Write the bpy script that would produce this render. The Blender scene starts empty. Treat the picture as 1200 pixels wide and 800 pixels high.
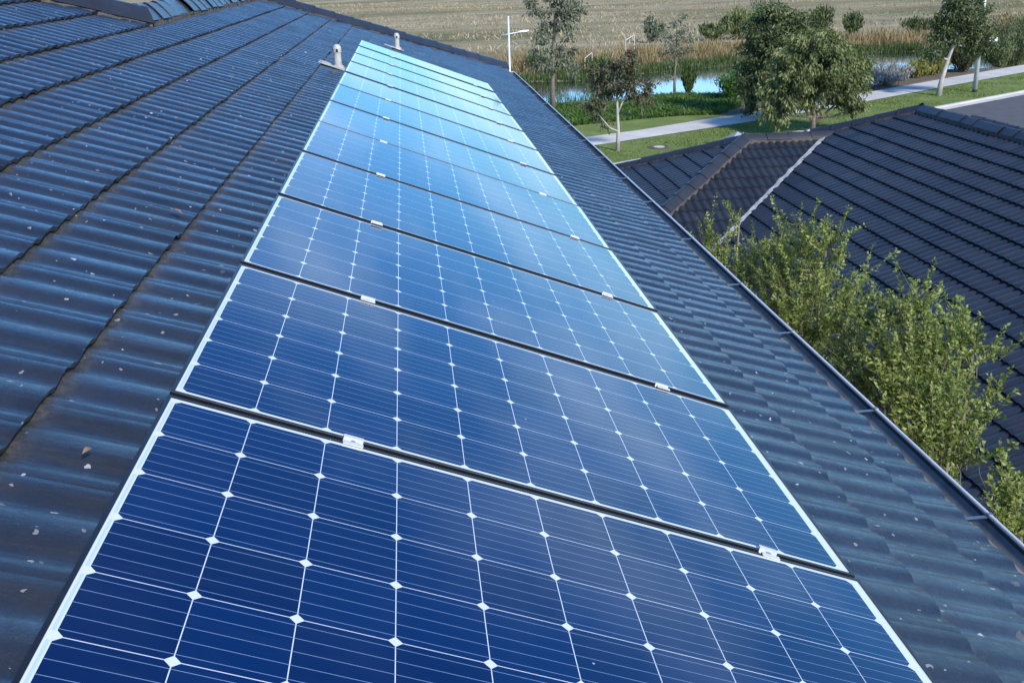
import bpy, math, random
import numpy as np
from mathutils import Matrix, Vector

S = bpy.context.scene
COL = S.collection
rng = np.random.default_rng(7)
random.seed(7)

# ------------------------------------------------------------------ camera
cam = bpy.data.cameras.new('camera')
camo = bpy.data.objects.new('camera', cam)
COL.objects.link(camo)
RIGHT = Vector((0.99449604, -0.10069371, -0.02895527))
DOWN = Vector((-0.05851195, -0.30450545, -0.95071172))
FWD = Vector((0.08691365, 0.94717327, -0.30872125))
camo.matrix_world = Matrix(((RIGHT.x, -DOWN.x, -FWD.x, 0.5278), (RIGHT.y, -DOWN.y, -FWD.y, -1.0521),
                            (RIGHT.z, -DOWN.z, -FWD.z, 0.8329), (0, 0, 0, 1)))
cam.sensor_fit = 'HORIZONTAL'
cam.sensor_width = 36.0
cam.lens = 1218.5 / 1200 * 36.0
cam.shift_x = 0.0003
cam.shift_y = (352.7 - 400) / 1200
cam.clip_start = 0.02
cam.clip_end = 6000
S.camera = camo

# ------------------------------------------------------------------ world and sun
SUN_EL = math.radians(36)
SUN_AZ = math.atan2(0.42, -0.90)          # direction towards the sun, measured from +Y to +X
SUN = Vector((math.sin(SUN_AZ) * math.cos(SUN_EL), math.cos(SUN_AZ) * math.cos(SUN_EL), math.sin(SUN_EL)))
W = bpy.data.worlds.new('World')
S.world = W
W.use_nodes = True
nt = W.node_tree
nt.nodes.clear()
wo = nt.nodes.new('ShaderNodeOutputWorld')
bg = nt.nodes.new('ShaderNodeBackground')
bg.inputs['Strength'].default_value = 0.15
sky = nt.nodes.new('ShaderNodeTexSky')
sky.sky_type = 'NISHITA'
sky.sun_disc = False
sky.sun_elevation = SUN_EL
sky.sun_rotation = SUN_AZ
sky.altitude = 50
sky.air_density = 1.0
sky.dust_density = 0.3
sky.ozone_density = 2.5
tc = nt.nodes.new('ShaderNodeTexCoord')
sep = nt.nodes.new('ShaderNodeSeparateXYZ')
nt.links.new(tc.outputs['Generated'], sep.inputs[0])
ad = nt.nodes.new('ShaderNodeMath'); ad.operation = 'ADD'; ad.inputs[1].default_value = 0.18
nt.links.new(sep.outputs['Z'], ad.inputs[0])
dv = []
for ax in 'XY':
    d = nt.nodes.new('ShaderNodeMath'); d.operation = 'DIVIDE'
    nt.links.new(sep.outputs[ax], d.inputs[0]); nt.links.new(ad.outputs[0], d.inputs[1]); dv.append(d)
cmb = nt.nodes.new('ShaderNodeCombineXYZ')
nt.links.new(dv[0].outputs[0], cmb.inputs[0]); nt.links.new(dv[1].outputs[0], cmb.inputs[1])
cn = nt.nodes.new('ShaderNodeTexNoise')
cn.inputs['Scale'].default_value = 1.3; cn.inputs['Detail'].default_value = 6; cn.inputs['Roughness'].default_value = .55
nt.links.new(cmb.outputs[0], cn.inputs['Vector'])
cr = nt.nodes.new('ShaderNodeValToRGB')
cr.color_ramp.elements[0].position = 0.44; cr.color_ramp.elements[0].color = (0, 0, 0, 1)
cr.color_ramp.elements[1].position = 0.66; cr.color_ramp.elements[1].color = (.6, .6, .6, 1)
nt.links.new(cn.outputs[0], cr.inputs[0])
cmx = nt.nodes.new('ShaderNodeMixRGB')
cmx.inputs[2].default_value = (3.9, 5.6, 7.4, 1)
ch = nt.nodes.new('ShaderNodeMapRange'); ch.interpolation_type = 'SMOOTHSTEP'
ch.inputs['From Min'].default_value = .30; ch.inputs['From Max'].default_value = .50; ch.inputs['To Min'].default_value = 1; ch.inputs['To Max'].default_value = .12
nt.links.new(sep.outputs['Z'], ch.inputs['Value'])
cmu = nt.nodes.new('ShaderNodeMath'); cmu.operation = 'MULTIPLY'
nt.links.new(cr.outputs[0], cmu.inputs[0]); nt.links.new(ch.outputs[0], cmu.inputs[1])
nt.links.new(cmu.outputs[0], cmx.inputs[0])
stn = nt.nodes.new('ShaderNodeMixRGB'); stn.blend_type = 'MULTIPLY'; stn.inputs[0].default_value = 1
skr = nt.nodes.new('ShaderNodeValToRGB')
for _ in range(3): skr.color_ramp.elements.new(.5)
for el_, (p_, c_) in zip(skr.color_ramp.elements, ((0, (.32, .51, .70)), (.12, (.28, .56, .79)), (.32, (.27, .62, .92)), (.6, (.16, .42, .77)), (1, (.20, .39, .62)))):
    el_.position = p_; el_.color = (*c_, 1)
nt.links.new(sep.outputs['Z'], skr.inputs[0]); nt.links.new(skr.outputs[0], stn.inputs[2])
nt.links.new(sky.outputs[0], stn.inputs[1])
nt.links.new(stn.outputs[0], cmx.inputs[1])
nt.links.new(cmx.outputs[0], bg.inputs['Color'])
nt.links.new(bg.outputs[0], wo.inputs['Surface'])

sl = bpy.data.lights.new('sun', 'SUN')
sl.energy = 2.8
sl.angle = math.radians(8)
sl.color = (1.0, 0.945, 0.865)
so = bpy.data.objects.new('sun', sl)
so.rotation_euler = SUN.to_track_quat('Z', 'Y').to_euler()
COL.objects.link(so)

S.view_settings.view_transform = 'Standard'
S.view_settings.look = 'None'
S.view_settings.gamma = 1
S.view_settings.use_curve_mapping = False
S.view_settings.exposure = 1.08
S.render.engine = 'CYCLES'
S.cycles.max_bounces = 8
S.cycles.use_denoising = True

# ------------------------------------------------------------------ materials
def ramp(t, fac, stops):
    r = t.nodes.new('ShaderNodeValToRGB')
    e = r.color_ramp.elements
    while len(e) < len(stops): e.new(0.5)
    for el, (p, c) in zip(e, stops):
        el.position = p
        el.color = (c[0], c[1], c[2], 1) if hasattr(c, '__len__') else (c, c, c, 1)
    t.links.new(fac, r.inputs[0])
    return r.outputs[0]

def base_mat(name, color=(.5, .5, .5), rough=.5, metallic=0.0, spec=.5):
    m = bpy.data.materials.new(name)
    m.use_nodes = True
    t = m.node_tree
    b = t.nodes['Principled BSDF']
    b.inputs['Base Color'].default_value = (*color, 1)
    b.inputs['Roughness'].default_value = rough
    b.inputs['Metallic'].default_value = metallic
    b.inputs['Specular IOR Level'].default_value = spec
    return m, t, b

def math_(t, op, a, b=None, clamp=False):
    n = t.nodes.new('ShaderNodeMath'); n.operation = op; n.use_clamp = clamp
    for i, x in enumerate((a, b)):
        if x is None: continue
        if isinstance(x, (int, float)): n.inputs[i].default_value = x
        else: t.links.new(x, n.inputs[i])
    return n.outputs[0]

def mix(t, fac, a, b, mode='MIX'):
    n = t.nodes.new('ShaderNodeMixRGB'); n.blend_type = mode
    for i, x in enumerate((fac, a, b)):
        if isinstance(x, (int, float)): n.inputs[i].default_value = x if i == 0 else (x, x, x, 1)
        elif isinstance(x, tuple): n.inputs[i].default_value = (*x, 1)
        else: t.links.new(x, n.inputs[i])
    return n.outputs[0]

def noise(t, scale, detail=4, rough=.5, vec=None, stretch=None, coord='Object'):
    c = t.nodes.new('ShaderNodeTexCoord')
    v = c.outputs[coord]
    if stretch:
        mp = t.nodes.new('ShaderNodeMapping'); mp.inputs['Scale'].default_value = stretch
        t.links.new(v, mp.inputs[0]); v = mp.outputs[0]
    n = t.nodes.new('ShaderNodeTexNoise')
    n.inputs['Scale'].default_value = scale; n.inputs['Detail'].default_value = detail; n.inputs['Roughness'].default_value = rough
    t.links.new(v, n.inputs['Vector'])
    return n.outputs[0]

def attr(t, name):
    a = t.nodes.new('ShaderNodeAttribute'); a.attribute_name = name
    return a.outputs['Fac']

def bump(t, b, h, strength=.3, dist=.01):
    n = t.nodes.new('ShaderNodeBump'); n.inputs['Strength'].default_value = strength; n.inputs['Distance'].default_value = dist
    t.links.new(h, n.inputs['Height']); t.links.new(n.outputs[0], b.inputs['Normal'])

def simple(name, c1, c2, scale, rough=.6, metallic=0., spec=.5, bmp=.2, bscale=None, bdist=.01):
    m, t, b = base_mat(name, c1, rough, metallic, spec)
    t.links.new(ramp(t, noise(t, scale, 5, .6), [(.3, c1), (.7, c2)]), b.inputs['Base Color'])
    if bmp: bump(t, b, noise(t, bscale or scale * 6, 3), bmp, bdist)
    return m

def tile_material(name, c_lo, c_hi, dirt, speck, rough, dust, coat=.0):
    m, t, b = base_mat(name, c_lo, rough)
    b.inputs['Coat Weight'].default_value = coat; b.inputs['Coat Roughness'].default_value = .30; b.inputs['Coat IOR'].default_value = 1.6
    tint = attr(t, 'tint'); vf = attr(t, 'vf')
    col = ramp(t, tint, [(0, c_lo), (1, c_hi)])
    big = noise(t, 1.7, 5, .65)
    col = mix(t, ramp(t, big, [(.40, 0), (.72, .7)]), col, dirt)
    # dust and lichen caught under the butt of the course above and thinning down the tile
    fine = noise(t, 55, 4, .7)
    du = math_(t, 'MULTIPLY', ramp(t, vf, [(.0, 1), (.03, .9), (.13, .18), (.3, 0)]), ramp(t, fine, [(.35, .15), (.7, 1)]))
    col = mix(t, math_(t, 'MULTIPLY', du, dust), col, (.14, .115, .08))
    # grime: dark soiling that gathers at the lower lip of each tile, and runs washed down the slope
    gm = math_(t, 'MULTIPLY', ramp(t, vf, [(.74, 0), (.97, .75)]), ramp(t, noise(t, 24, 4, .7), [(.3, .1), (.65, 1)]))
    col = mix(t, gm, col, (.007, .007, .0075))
    rn = ramp(t, noise(t, 6, 5, .75, stretch=(.35, 5, 1)), [(.50, 0), (.72, .5)])
    col = mix(t, math_(t, 'MULTIPLY', rn, dust), col, (.062, .060, .057))
    gr = noise(t, 260, 2, .6)
    col = mix(t, .35, col, mix(t, gr, (.25, .25, .25), (1.6, 1.6, 1.6)), 'MULTIPLY')
    if speck:
        c = t.nodes.new('ShaderNodeTexCoord')
        wv = t.nodes.new('ShaderNodeMixRGB'); wv.inputs[0].default_value = .03
        nz = t.nodes.new('ShaderNodeTexNoise'); nz.inputs['Scale'].default_value = 45; nz.inputs['Detail'].default_value = 2
        t.links.new(c.outputs['Object'], nz.inputs['Vector'])
        t.links.new(c.outputs['Object'], wv.inputs[1]); t.links.new(nz.outputs['Color'], wv.inputs[2])
        for sc, th, keep, cc in ((6.5, .048, .80, (.55, .54, .52)), (12, .066, .80, (.46, .45, .43)), (27, .14, .84, (.26, .25, .24)), (5.3, .10, .86, (.10, .08, .06))):
            vo = t.nodes.new('ShaderNodeTexVoronoi'); vo.voronoi_dimensions = '2D'; vo.inputs['Scale'].default_value = sc
            t.links.new(wv.outputs[0], vo.inputs['Vector'])
            sp = t.nodes.new('ShaderNodeSeparateColor'); t.links.new(vo.outputs['Color'], sp.inputs[0])
            inside = math_(t, 'LESS_THAN', vo.outputs['Distance'], math_(t, 'MULTIPLY', sp.outputs[1], th))
            f = math_(t, 'MULTIPLY', inside, math_(t, 'GREATER_THAN', sp.outputs[0], keep))
            col = mix(t, math_(t, 'MULTIPLY', f, .72), col, cc)
    t.links.new(col, b.inputs['Base Color'])
    t.links.new(ramp(t, noise(t, 3.1, 4, .6), [(.3, rough - .06), (.7, rough + .08)]), b.inputs['Roughness'])
    if coat:
        pt = math_(t, 'MULTIPLY', ramp(t, noise(t, 2.3, 5, .7), [(.32, .35), (.62, 1)]), ramp(t, noise(t, 34, 4, .75), [(.3, .45), (.65, 1)]))
        t.links.new(math_(t, 'MULTIPLY', pt, coat), b.inputs['Coat Weight'])
        t.links.new(ramp(t, noise(t, 21, 4, .7), [(.3, .22), (.75, .42)]), b.inputs['Coat Roughness'])
    h = math_(t, 'ADD', noise(t, 300, 2, .6), math_(t, 'MULTIPLY', noise(t, 40, 4, .7), 2.2))
    bump(t, b, h, .55, .0024)
    return m

M = {}
M['tile'] = tile_material('charcoal roof tile', (.009, .012, .018), (.018, .022, .030), (.026, .028, .031), True, .34, .5, 1.0)
M['tile2'] = tile_material('dark grey roof tile', (.012, .015, .020), (.025, .029, .036), (.027, .029, .033), False, .42, .04, .15)
M['cap'] = simple('charcoal ridge cap', (.016, .018, .024), (.028, .029, .034), 4, .33, bmp=.4, bscale=180, bdist=.003)
M['cap2'] = simple('grey ridge cap', (.015, .018, .024), (.026, .029, .036), 5, .45, bmp=.4, bscale=150, bdist=.003)
M['mortar'] = simple('brown mortar bedding', (.06, .053, .047), (.11, .097, .085), 14, .9, spec=.2, bmp=.6, bscale=60)
M['gutter_in'] = simple('weathered gutter metal', (.10, .105, .11), (.21, .21, .205), 8, .7, .0, bmp=.2)
M['gutter_lip'] = simple('pale gutter lip', (.58, .58, .58), (.7, .7, .7), 6, .35, .3, bmp=.05)
M['frame'] = simple('black anodised frame', (.006, .006, .007), (.011, .011, .012), 30, .34, 0, spec=.5, bmp=.03)
M['railmetal'] = simple('mill finish rail', (.4, .4, .41), (.5, .5, .5), 30, .4, .8, bmp=.04)
M['clamp'] = simple('raw aluminium', (.56, .56, .57), (.68, .68, .68), 60, .42, .35, bmp=.1)
M['steel'] = simple('dull bolt steel', (.3, .3, .3), (.42, .42, .42), 60, .4, .9, bmp=.05)
M['black'] = simple('black underside sheet', (.012, .012, .013), (.02, .02, .02), 10, .6, bmp=0)
M['vent'] = simple('off white vent plastic', (.33, .32, .30), (.43, .42, .39), 20, .5, bmp=.1)
M['flash'] = simple('weathered lead flashing', (.30, .30, .28), (.44, .43, .40), 12, .55, .1, bmp=.4, bscale=50)
M['hole'] = simple('dark vent opening', (.012, .01, .01), (.02, .02, .02), 10, .9, bmp=0)
M['valley'] = simple('pale zinc valley flashing', (.28, .285, .29), (.42, .42, .43), 7, .45, .2, bmp=.35, bscale=20)
M['brick'] = simple('brown brick wall', (.22, .15, .11), (.33, .24, .18), 9, .85, spec=.2, bmp=.4, bscale=40)
M['render'] = simple('cream rendered wall', (.5, .46, .40), (.58, .54, .47), 3, .9, spec=.2, bmp=.3, bscale=60)
M['soffit'] = simple('white eave lining', (.6, .6, .58), (.66, .66, .64), 3, .7, bmp=0)
M['concrete'] = simple('pale concrete', (.41, .385, .345), (.53, .50, .45), 1.1, .85, spec=.25, bmp=.3, bscale=40)
M['asphalt'] = simple('asphalt', (.065, .065, .072), (.095, .094, .10), 2.5, .85, spec=.3, bmp=.5, bscale=90)
M['polewhite'] = simple('galvanised pole', (.52, .54, .55), (.64, .66, .67), 6, .45, .25, bmp=.05)
M['lampglass'] = simple('pale lamp head', (.7, .72, .72), (.8, .8, .8), 8, .3, bmp=0)
M['signwhite'] = simple('white sign sheet', (.78, .78, .77), (.82, .82, .82), 8, .4, bmp=0)
M['signblue'] = simple('dark sign mark', (.05, .07, .12), (.07, .09, .15), 8, .5, bmp=0)
M['canvas'] = simple('grey canvas', (.24, .26, .30), (.30, .32, .36), 6, .8, bmp=.2)
M['rail'] = simple('white rail paint', (.66, .66, .63), (.76, .76, .74), 12, .5, bmp=0)
M['bark_pale'] = simple('pale smooth bark', (.30, .27, .235), (.48, .44, .39), 5, .8, spec=.2, bmp=.5, bscale=20)
M['bark_dark'] = simple('grey brown bark', (.12, .095, .075), (.22, .18, .145), 9, .9, spec=.2, bmp=.6, bscale=30)
M['twig'] = simple('green brown twig', (.10, .10, .05), (.19, .17, .10), 30, .8, spec=.2, bmp=0)
M['deadleaf'] = simple('dry leaf', (.16, .10, .06), (.24, .16, .09), 30, .7, bmp=.2)

def foliage(name, c0, c1, c2, trans=.25, rough=.5):
    m, t, b = base_mat(name, c1, rough, 0, .35)
    tn = attr(t, 'tint')
    col = ramp(t, tn, [(0, c0), (.5, c1), (1, c2)])
    t.links.new(col, b.inputs['Base Color'])
    tr = t.nodes.new('ShaderNodeBsdfTranslucent')
    t.links.new(mix(t, 1.0, col, (1.25, 1.25, .6), 'MULTIPLY'), tr.inputs['Color'])
    mx = t.nodes.new('ShaderNodeMixShader'); mx.inputs[0].default_value = trans
    t.links.new(b.outputs[0], mx.inputs[1]); t.links.new(tr.outputs[0], mx.inputs[2])
    t.links.new(mx.outputs[0], t.nodes['Material Output'].inputs['Surface'])
    return m

M['lf_shrub'] = foliage('shrub leaf', (.075, .105, .026), (.235, .285, .07), (.47, .49, .19), .48)
M['lf_euc'] = foliage('grey green gum leaf', (.07, .085, .052), (.135, .155, .10), (.25, .27, .18), .28)
M['lf_brown'] = foliage('bronze green leaf', (.040, .040, .022), (.075, .078, .036), (.13, .115, .06), .2)
M['lf_wattle'] = foliage('olive wattle leaf', (.06, .082, .026), (.155, .185, .064), (.32, .34, .155), .35)
M['lf_dark'] = foliage('dark green leaf', (.044, .062, .026), (.10, .128, .050), (.20, .225, .10), .32)
M['lf_bright'] = foliage('fresh green leaf', (.035, .09, .012), (.065, .15, .02), (.12, .22, .04), .3)
M['lf_silver'] = foliage('silver leaf', (.16, .155, .15), (.25, .245, .235), (.36, .35, .34), .15)
M['lf_yellow'] = foliage('yellow green tussock', (.13, .13, .025), (.22, .21, .045), (.32, .29, .09), .25)
M['reed'] = foliage('straw reed', (.10, .10, .035), (.27, .20, .10), (.42, .30, .17), .25)
M['rush'] = foliage('green rush', (.035, .06, .018), (.07, .11, .03), (.13, .16, .05), .25)
M['straw'] = foliage('dry grass', (.17, .15, .068), (.33, .265, .155), (.50, .40, .28), .25)
M['lf_lawn'] = foliage('lawn blade', (.09, .13, .03), (.16, .21, .055), (.26, .28, .10), .3)
M['cover'] = foliage('ground cover leaf', (.04, .085, .016), (.075, .145, .026), (.15, .20, .05), .35)

def ground_material():
    m, t, b = base_mat('dry field', rough=.95, spec=.1)
    big = noise(t, .035, 5, .6, stretch=(.55, 1.6, 1))
    mid = noise(t, .35, 6, .68, stretch=(.6, 1.3, 1))
    fine = noise(t, 2.6, 5, .7)
    col = ramp(t, big, [(.36, (.145, .135, .06)), (.47, (.30, .24, .135)), (.56, (.42, .34, .225)), (.68, (.20, .145, .09))])
    col = mix(t, ramp(t, mid, [(.36, 0), (.66, .8)]), col, mix(t, fine, (.10, .115, .04), (.30, .265, .17)))
    col = mix(t, .55, col, ramp(t, fine, [(.25, .45), (.8, 1.5)]), 'MULTIPLY')
    mul = ramp(t, noise(t, 9, 5, .75), [(.3, (.075, .058, .042)), (.7, (.20, .165, .13))])
    col = mix(t, attr(t, 'mulch'), col, mul)
    t.links.new(col, b.inputs['Base Color'])
    bump(t, b, noise(t, 6, 6, .7), .8, .15)
    return m
M['ground'] = ground_material()

def lawn_material():
    m, t, b = base_mat('mown lawn', rough=.9, spec=.15)
    col = ramp(t, noise(t, .8, 5, .65), [(.3, (.12, .17, .042)), (.55, (.17, .22, .06)), (.78, (.26, .27, .10))])
    col = mix(t, .5, col, ramp(t, noise(t, 14, 5, .75), [(.25, .4), (.8, 1.6)]), 'MULTIPLY')
    t.links.new(col, b.inputs['Base Color'])
    bump(t, b, noise(t, 22, 5, .8), .9, .06)
    return m
M['lawn'] = lawn_material()

def water_material():
    m, t, b = base_mat('pond water', (.018, .026, .028), .04, 0, .5)
    b.inputs['IOR'].default_value = 1.5
    b.inputs['Coat Weight'].default_value = 1; b.inputs['Coat IOR'].default_value = 1.5; b.inputs['Coat Roughness'].default_value = .03
    bump(t, b, noise(t, 3.0, 4, .6, stretch=(.7, 1.8, 1)), .3, .03)
    return m
M['water'] = water_material()

def path_material():
    m, t, b = base_mat('jointed concrete', rough=.85, spec=.25)
    c = t.nodes.new('ShaderNodeTexCoord'); sp = t.nodes.new('ShaderNodeSeparateXYZ'); t.links.new(c.outputs['Object'], sp.inputs[0])
    al = math_(t, 'ADD', math_(t, 'MULTIPLY', sp.outputs[0], .852), math_(t, 'MULTIPLY', sp.outputs[1], .523))
    jt = math_(t, 'LESS_THAN', math_(t, 'FRACT', math_(t, 'DIVIDE', al, 1.8)), .016)
    slab = t.nodes.new('ShaderNodeTexWhiteNoise'); slab.noise_dimensions = '1D'
    t.links.new(math_(t, 'FLOOR', math_(t, 'DIVIDE', al, 1.8)), slab.inputs['W'])
    col = ramp(t, noise(t, .9, 6, .7), [(.3, (.37, .345, .305)), (.7, (.52, .49, .445))])
    col = mix(t, .16, col, ramp(t, slab.outputs['Value'], [(0, .3), (1, .8)]))
    col = mix(t, math_(t, 'MULTIPLY', jt, .6), col, (.16, .15, .13))
    t.links.new(col, b.inputs['Base Color'])
    bump(t, b, noise(t, 40, 3), .3, .01)
    return m
M['path'] = path_material()

# one material holds the cell pattern of every panel (cells, tabs and busbars are one flat laminate)
PL, PW = 1.640, 0.992            # length down the slope, width along the ridge
VL, UT, CP = 0.0195, 0.974, 0.1587
def pv_material():
    m, t, b = base_mat('solar laminate', rough=.35)
    c = t.nodes.new('ShaderNodeTexCoord')
    s = t.nodes.new('ShaderNodeSeparateXYZ'); t.links.new(c.outputs['Object'], s.inputs[0])
    x = math_(t, 'SUBTRACT', s.outputs[0], VL)
    y = math_(t, 'SUBTRACT', s.outputs[1], UT - 6 * CP)
    def cellpos(q, n):
        inb = math_(t, 'MULTIPLY', math_(t, 'GREATER_THAN', q, 0.0), math_(t, 'LESS_THAN', q, n * CP))
        fr = math_(t, 'MULTIPLY', math_(t, 'FRACT', math_(t, 'DIVIDE', q, CP)), CP)
        dist = math_(t, 'ABSOLUTE', math_(t, 'SUBTRACT', fr, CP / 2))      # distance from the cell centre
        return inb, fr, dist
    ix, fx, dx = cellpos(x, 10)
    iy, fy, dy = cellpos(y, 6)
    half = CP / 2 - .00085
    cell = math_(t, 'MULTIPLY', math_(t, 'MULTIPLY', ix, iy),
                 math_(t, 'MULTIPLY', math_(t, 'MULTIPLY', math_(t, 'LESS_THAN', dx, half), math_(t, 'LESS_THAN', dy, half)),
                       math_(t, 'LESS_THAN', math_(t, 'ADD', dx, dy), CP - .0125)))
    # five busbars along the long side
    bb = math_(t, 'ABSOLUTE', math_(t, 'SUBTRACT', math_(t, 'FRACT', math_(t, 'DIVIDE', fy, CP / 5)), .5))
    bus = math_(t, 'MULTIPLY', math_(t, 'LESS_THAN', bb, .5 * .0011 / (CP / 5)), math_(t, 'MULTIPLY', ix, iy))
    ids = t.nodes.new('ShaderNodeCombineXYZ')
    t.links.new(math_(t, 'FLOOR', math_(t, 'DIVIDE', x, CP)), ids.inputs[0]); t.links.new(math_(t, 'FLOOR', math_(t, 'DIVIDE', y, CP)), ids.inputs[1])
    oi = t.nodes.new('ShaderNodeObjectInfo'); t.links.new(math_(t, 'MULTIPLY', oi.outputs['Random'], 50), ids.inputs[2])
    wn = t.nodes.new('ShaderNodeTexWhiteNoise'); t.links.new(ids.outputs[0], wn.inputs['Vector'])
    cc = ramp(t, wn.outputs['Value'], [(0, (.0003, .0085, .050)), (.5, (.0004, .0115, .064)), (.85, (.0005, .0135, .070)), (1, (.004, .014, .058))])
    col = mix(t, cell, (.56, .60, .64), cc)
    col = mix(t, bus, col, (.17, .25, .38))
    # silver collector ribbon, blue sky reflection painted in, in the margin beside the first and last cells
    rb1 = math_(t, 'MULTIPLY', math_(t, 'GREATER_THAN', x, -.0072), math_(t, 'LESS_THAN', x, -.0018))
    rb = math_(t, 'MULTIPLY', rb1, math_(t, 'LESS_THAN', dy, .069))
    rb = math_(t, 'MULTIPLY', rb, iy)
    col = mix(t, rb, col, (.42, .52, .68))
    # dust film and drip marks on the glass
    film = math_(t, 'MAXIMUM', ramp(t, noise(t, 5, 5, .6), [(.45, 0), (.8, .010)]), ramp(t, noise(t, 3, 6, .7, stretch=(.8, 7, 1)), [(.52, 0), (.75, .014)]))
    col = mix(t, film, col, (.4, .4, .4))
    vo = t.nodes.new('ShaderNodeTexVoronoi'); vo.inputs['Scale'].default_value = 13; t.links.new(c.outputs['Object'], vo.inputs['Vector'])
    sp = t.nodes.new('ShaderNodeSeparateColor'); t.links.new(vo.outputs['Color'], sp.inputs[0])
    f = math_(t, 'MULTIPLY', math_(t, 'LESS_THAN', vo.outputs['Distance'], .035), math_(t, 'GREATER_THAN', sp.outputs[0], .93))
    col = mix(t, math_(t, 'MULTIPLY', f, .6), col, (.6, .6, .58))
    t.links.new(col, b.inputs['Base Color'])
    b.inputs['Specular IOR Level'].default_value = .0
    b.inputs['Roughness'].default_value = .6
    b.inputs['Coat Weight'].default_value = 1.0
    b.inputs['Coat IOR'].default_value = 1.5
    t.links.new(ramp(t, noise(t, 2.4, 4, .6), [(.3, .035), (.8, .075)]), b.inputs['Coat Roughness'])
    return m
M['pv'] = pv_material()

# ------------------------------------------------------------------ mesh helpers
class MB:
    """collects polygons and links them as ONE mesh object"""
    def __init__(s): s.v, s.q, s.p, s.t, s.n, s.vf = [], [], [], [], 0, []
    def add(s, verts, quads=None, polys=None, tint=.5, vf=.5):
        verts = np.asarray(verts, float).reshape(-1, 3)
        n = len(verts)
        if quads is not None: s.q.append(np.asarray(quads, int).reshape(-1, 4) + s.n)
        if polys is not None: s.p += [[i + s.n for i in p] for p in polys]
        s.v.append(verts); s.n += n
        s.t.append(np.broadcast_to(np.asarray(tint, float), (n,))); s.vf.append(np.broadcast_to(np.asarray(vf, float), (n,)))
        return s
    def box(s, lo, hi, R=None, o=(0, 0, 0)):
        lo, hi = np.array(lo, float), np.array(hi, float)
        c = np.array([[x, y, z] for z in (lo[2], hi[2]) for y in (lo[1], hi[1]) for x in (lo[0], hi[0])])
        if R is not None: c = c @ np.asarray(R, float).T
        return s.add(c + np.array(o, float), [[0, 2, 3, 1], [4, 5, 7, 6], [0, 1, 5, 4], [2, 6, 7, 3], [0, 4, 6, 2], [1, 3, 7, 5]])
    def tube(s, pts, rad, n=8, cap=True, tint=.5):
        pts = np.asarray(pts, float); k = len(pts)
        rad = np.broadcast_to(np.asarray(rad, float), (k,))
        tg = np.gradient(pts, axis=0); tg /= np.linalg.norm(tg, axis=1)[:, None] + 1e-9
        ref = np.array([0, 0, 1.]) if abs(tg[0][2]) < .9 else np.array([1., 0, 0])
        vs = []
        a = np.arange(n) * 2 * np.pi / n
        for i in range(k):
            u = np.cross(tg[i], ref); u /= np.linalg.norm(u) + 1e-9; w = np.cross(tg[i], u)
            vs.append(pts[i] + rad[i] * (np.cos(a)[:, None] * u + np.sin(a)[:, None] * w))
        q = [[i * n + j, i * n + (j + 1) % n, (i + 1) * n + (j + 1) % n, (i + 1) * n + j] for i in range(k - 1) for j in range(n)]
        return s.add(np.concatenate(vs), q, [list(range(n))[::-1], [(k - 1) * n + j for j in range(n)]] if cap else None, tint)
    def build(s, name, mat, parent=None, off=None, smooth=False):
        v = np.concatenate(s.v)
        if off is not None: v = v - np.array(off, float)
        q = np.concatenate(s.q) if s.q else np.zeros((0, 4), int)
        me = bpy.data.meshes.new(name)
        nl = q.size + sum(len(p) for p in s.p)
        me.vertices.add(len(v)); me.vertices.foreach_set('co', v.astype(np.float32).ravel())
        me.loops.add(nl); me.polygons.add(len(q) + len(s.p))
        li = np.concatenate([q.ravel()] + [np.array(p) for p in s.p]) if s.p else q.ravel()
        me.loops.foreach_set('vertex_index', li.astype(np.int32))
        sizes = np.array([4] * len(q) + [len(p) for p in s.p])
        st = np.concatenate([[0], np.cumsum(sizes)[:-1]])
        me.polygons.foreach_set('loop_start', st.astype(np.int32))
        try: me.polygons.foreach_set('loop_total', sizes.astype(np.int32))
        except Exception: pass
        me.polygons.foreach_set('use_smooth', np.full(len(sizes), smooth))
        for nm, arr in (('tint', s.t), ('vf', s.vf)):
            a = me.attributes.new(nm, 'FLOAT', 'POINT'); a.data.foreach_set('value', np.concatenate(arr).astype(np.float32))
        me.update(calc_edges=True); me.validate()
        me.materials.append(mat)
        o = bpy.data.objects.new(name, me); COL.objects.link(o)
        if parent is not None: o.parent = parent
        return o

def tag(o, label, cat, group=None, kind=None):
    if label: o['label'] = label
    if cat: o['category'] = cat
    if group: o['group'] = group
    if kind: o['kind'] = kind
    return o

def thing(name, loc, label, cat, group=None, rot=(0, 0, 0)):
    o = bpy.data.objects.new(name, None); COL.objects.link(o)
    o.location = loc; o.rotation_euler = rot; o.empty_display_size = .2
    return tag(o, label, cat, group)

def structure(mb, name, mat, smooth=False):
    o = mb.build(name, mat, smooth=smooth); o['kind'] = 'structure'; return o

# ------------------------------------------------------------------ roof frame of the near house
A = math.radians(20.9636)
CA, SA = math.cos(A), math.sin(A)
EV, EU, EN = np.array([CA, 0, -SA]), np.array([0, 1., 0]), np.array([SA, 0, CA])
def rp(u, v, w): return u * EU + v * EV + w * EN
G = 0.3196                      # course gauge
WV = 0.15                       # roll pitch of the tile

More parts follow.
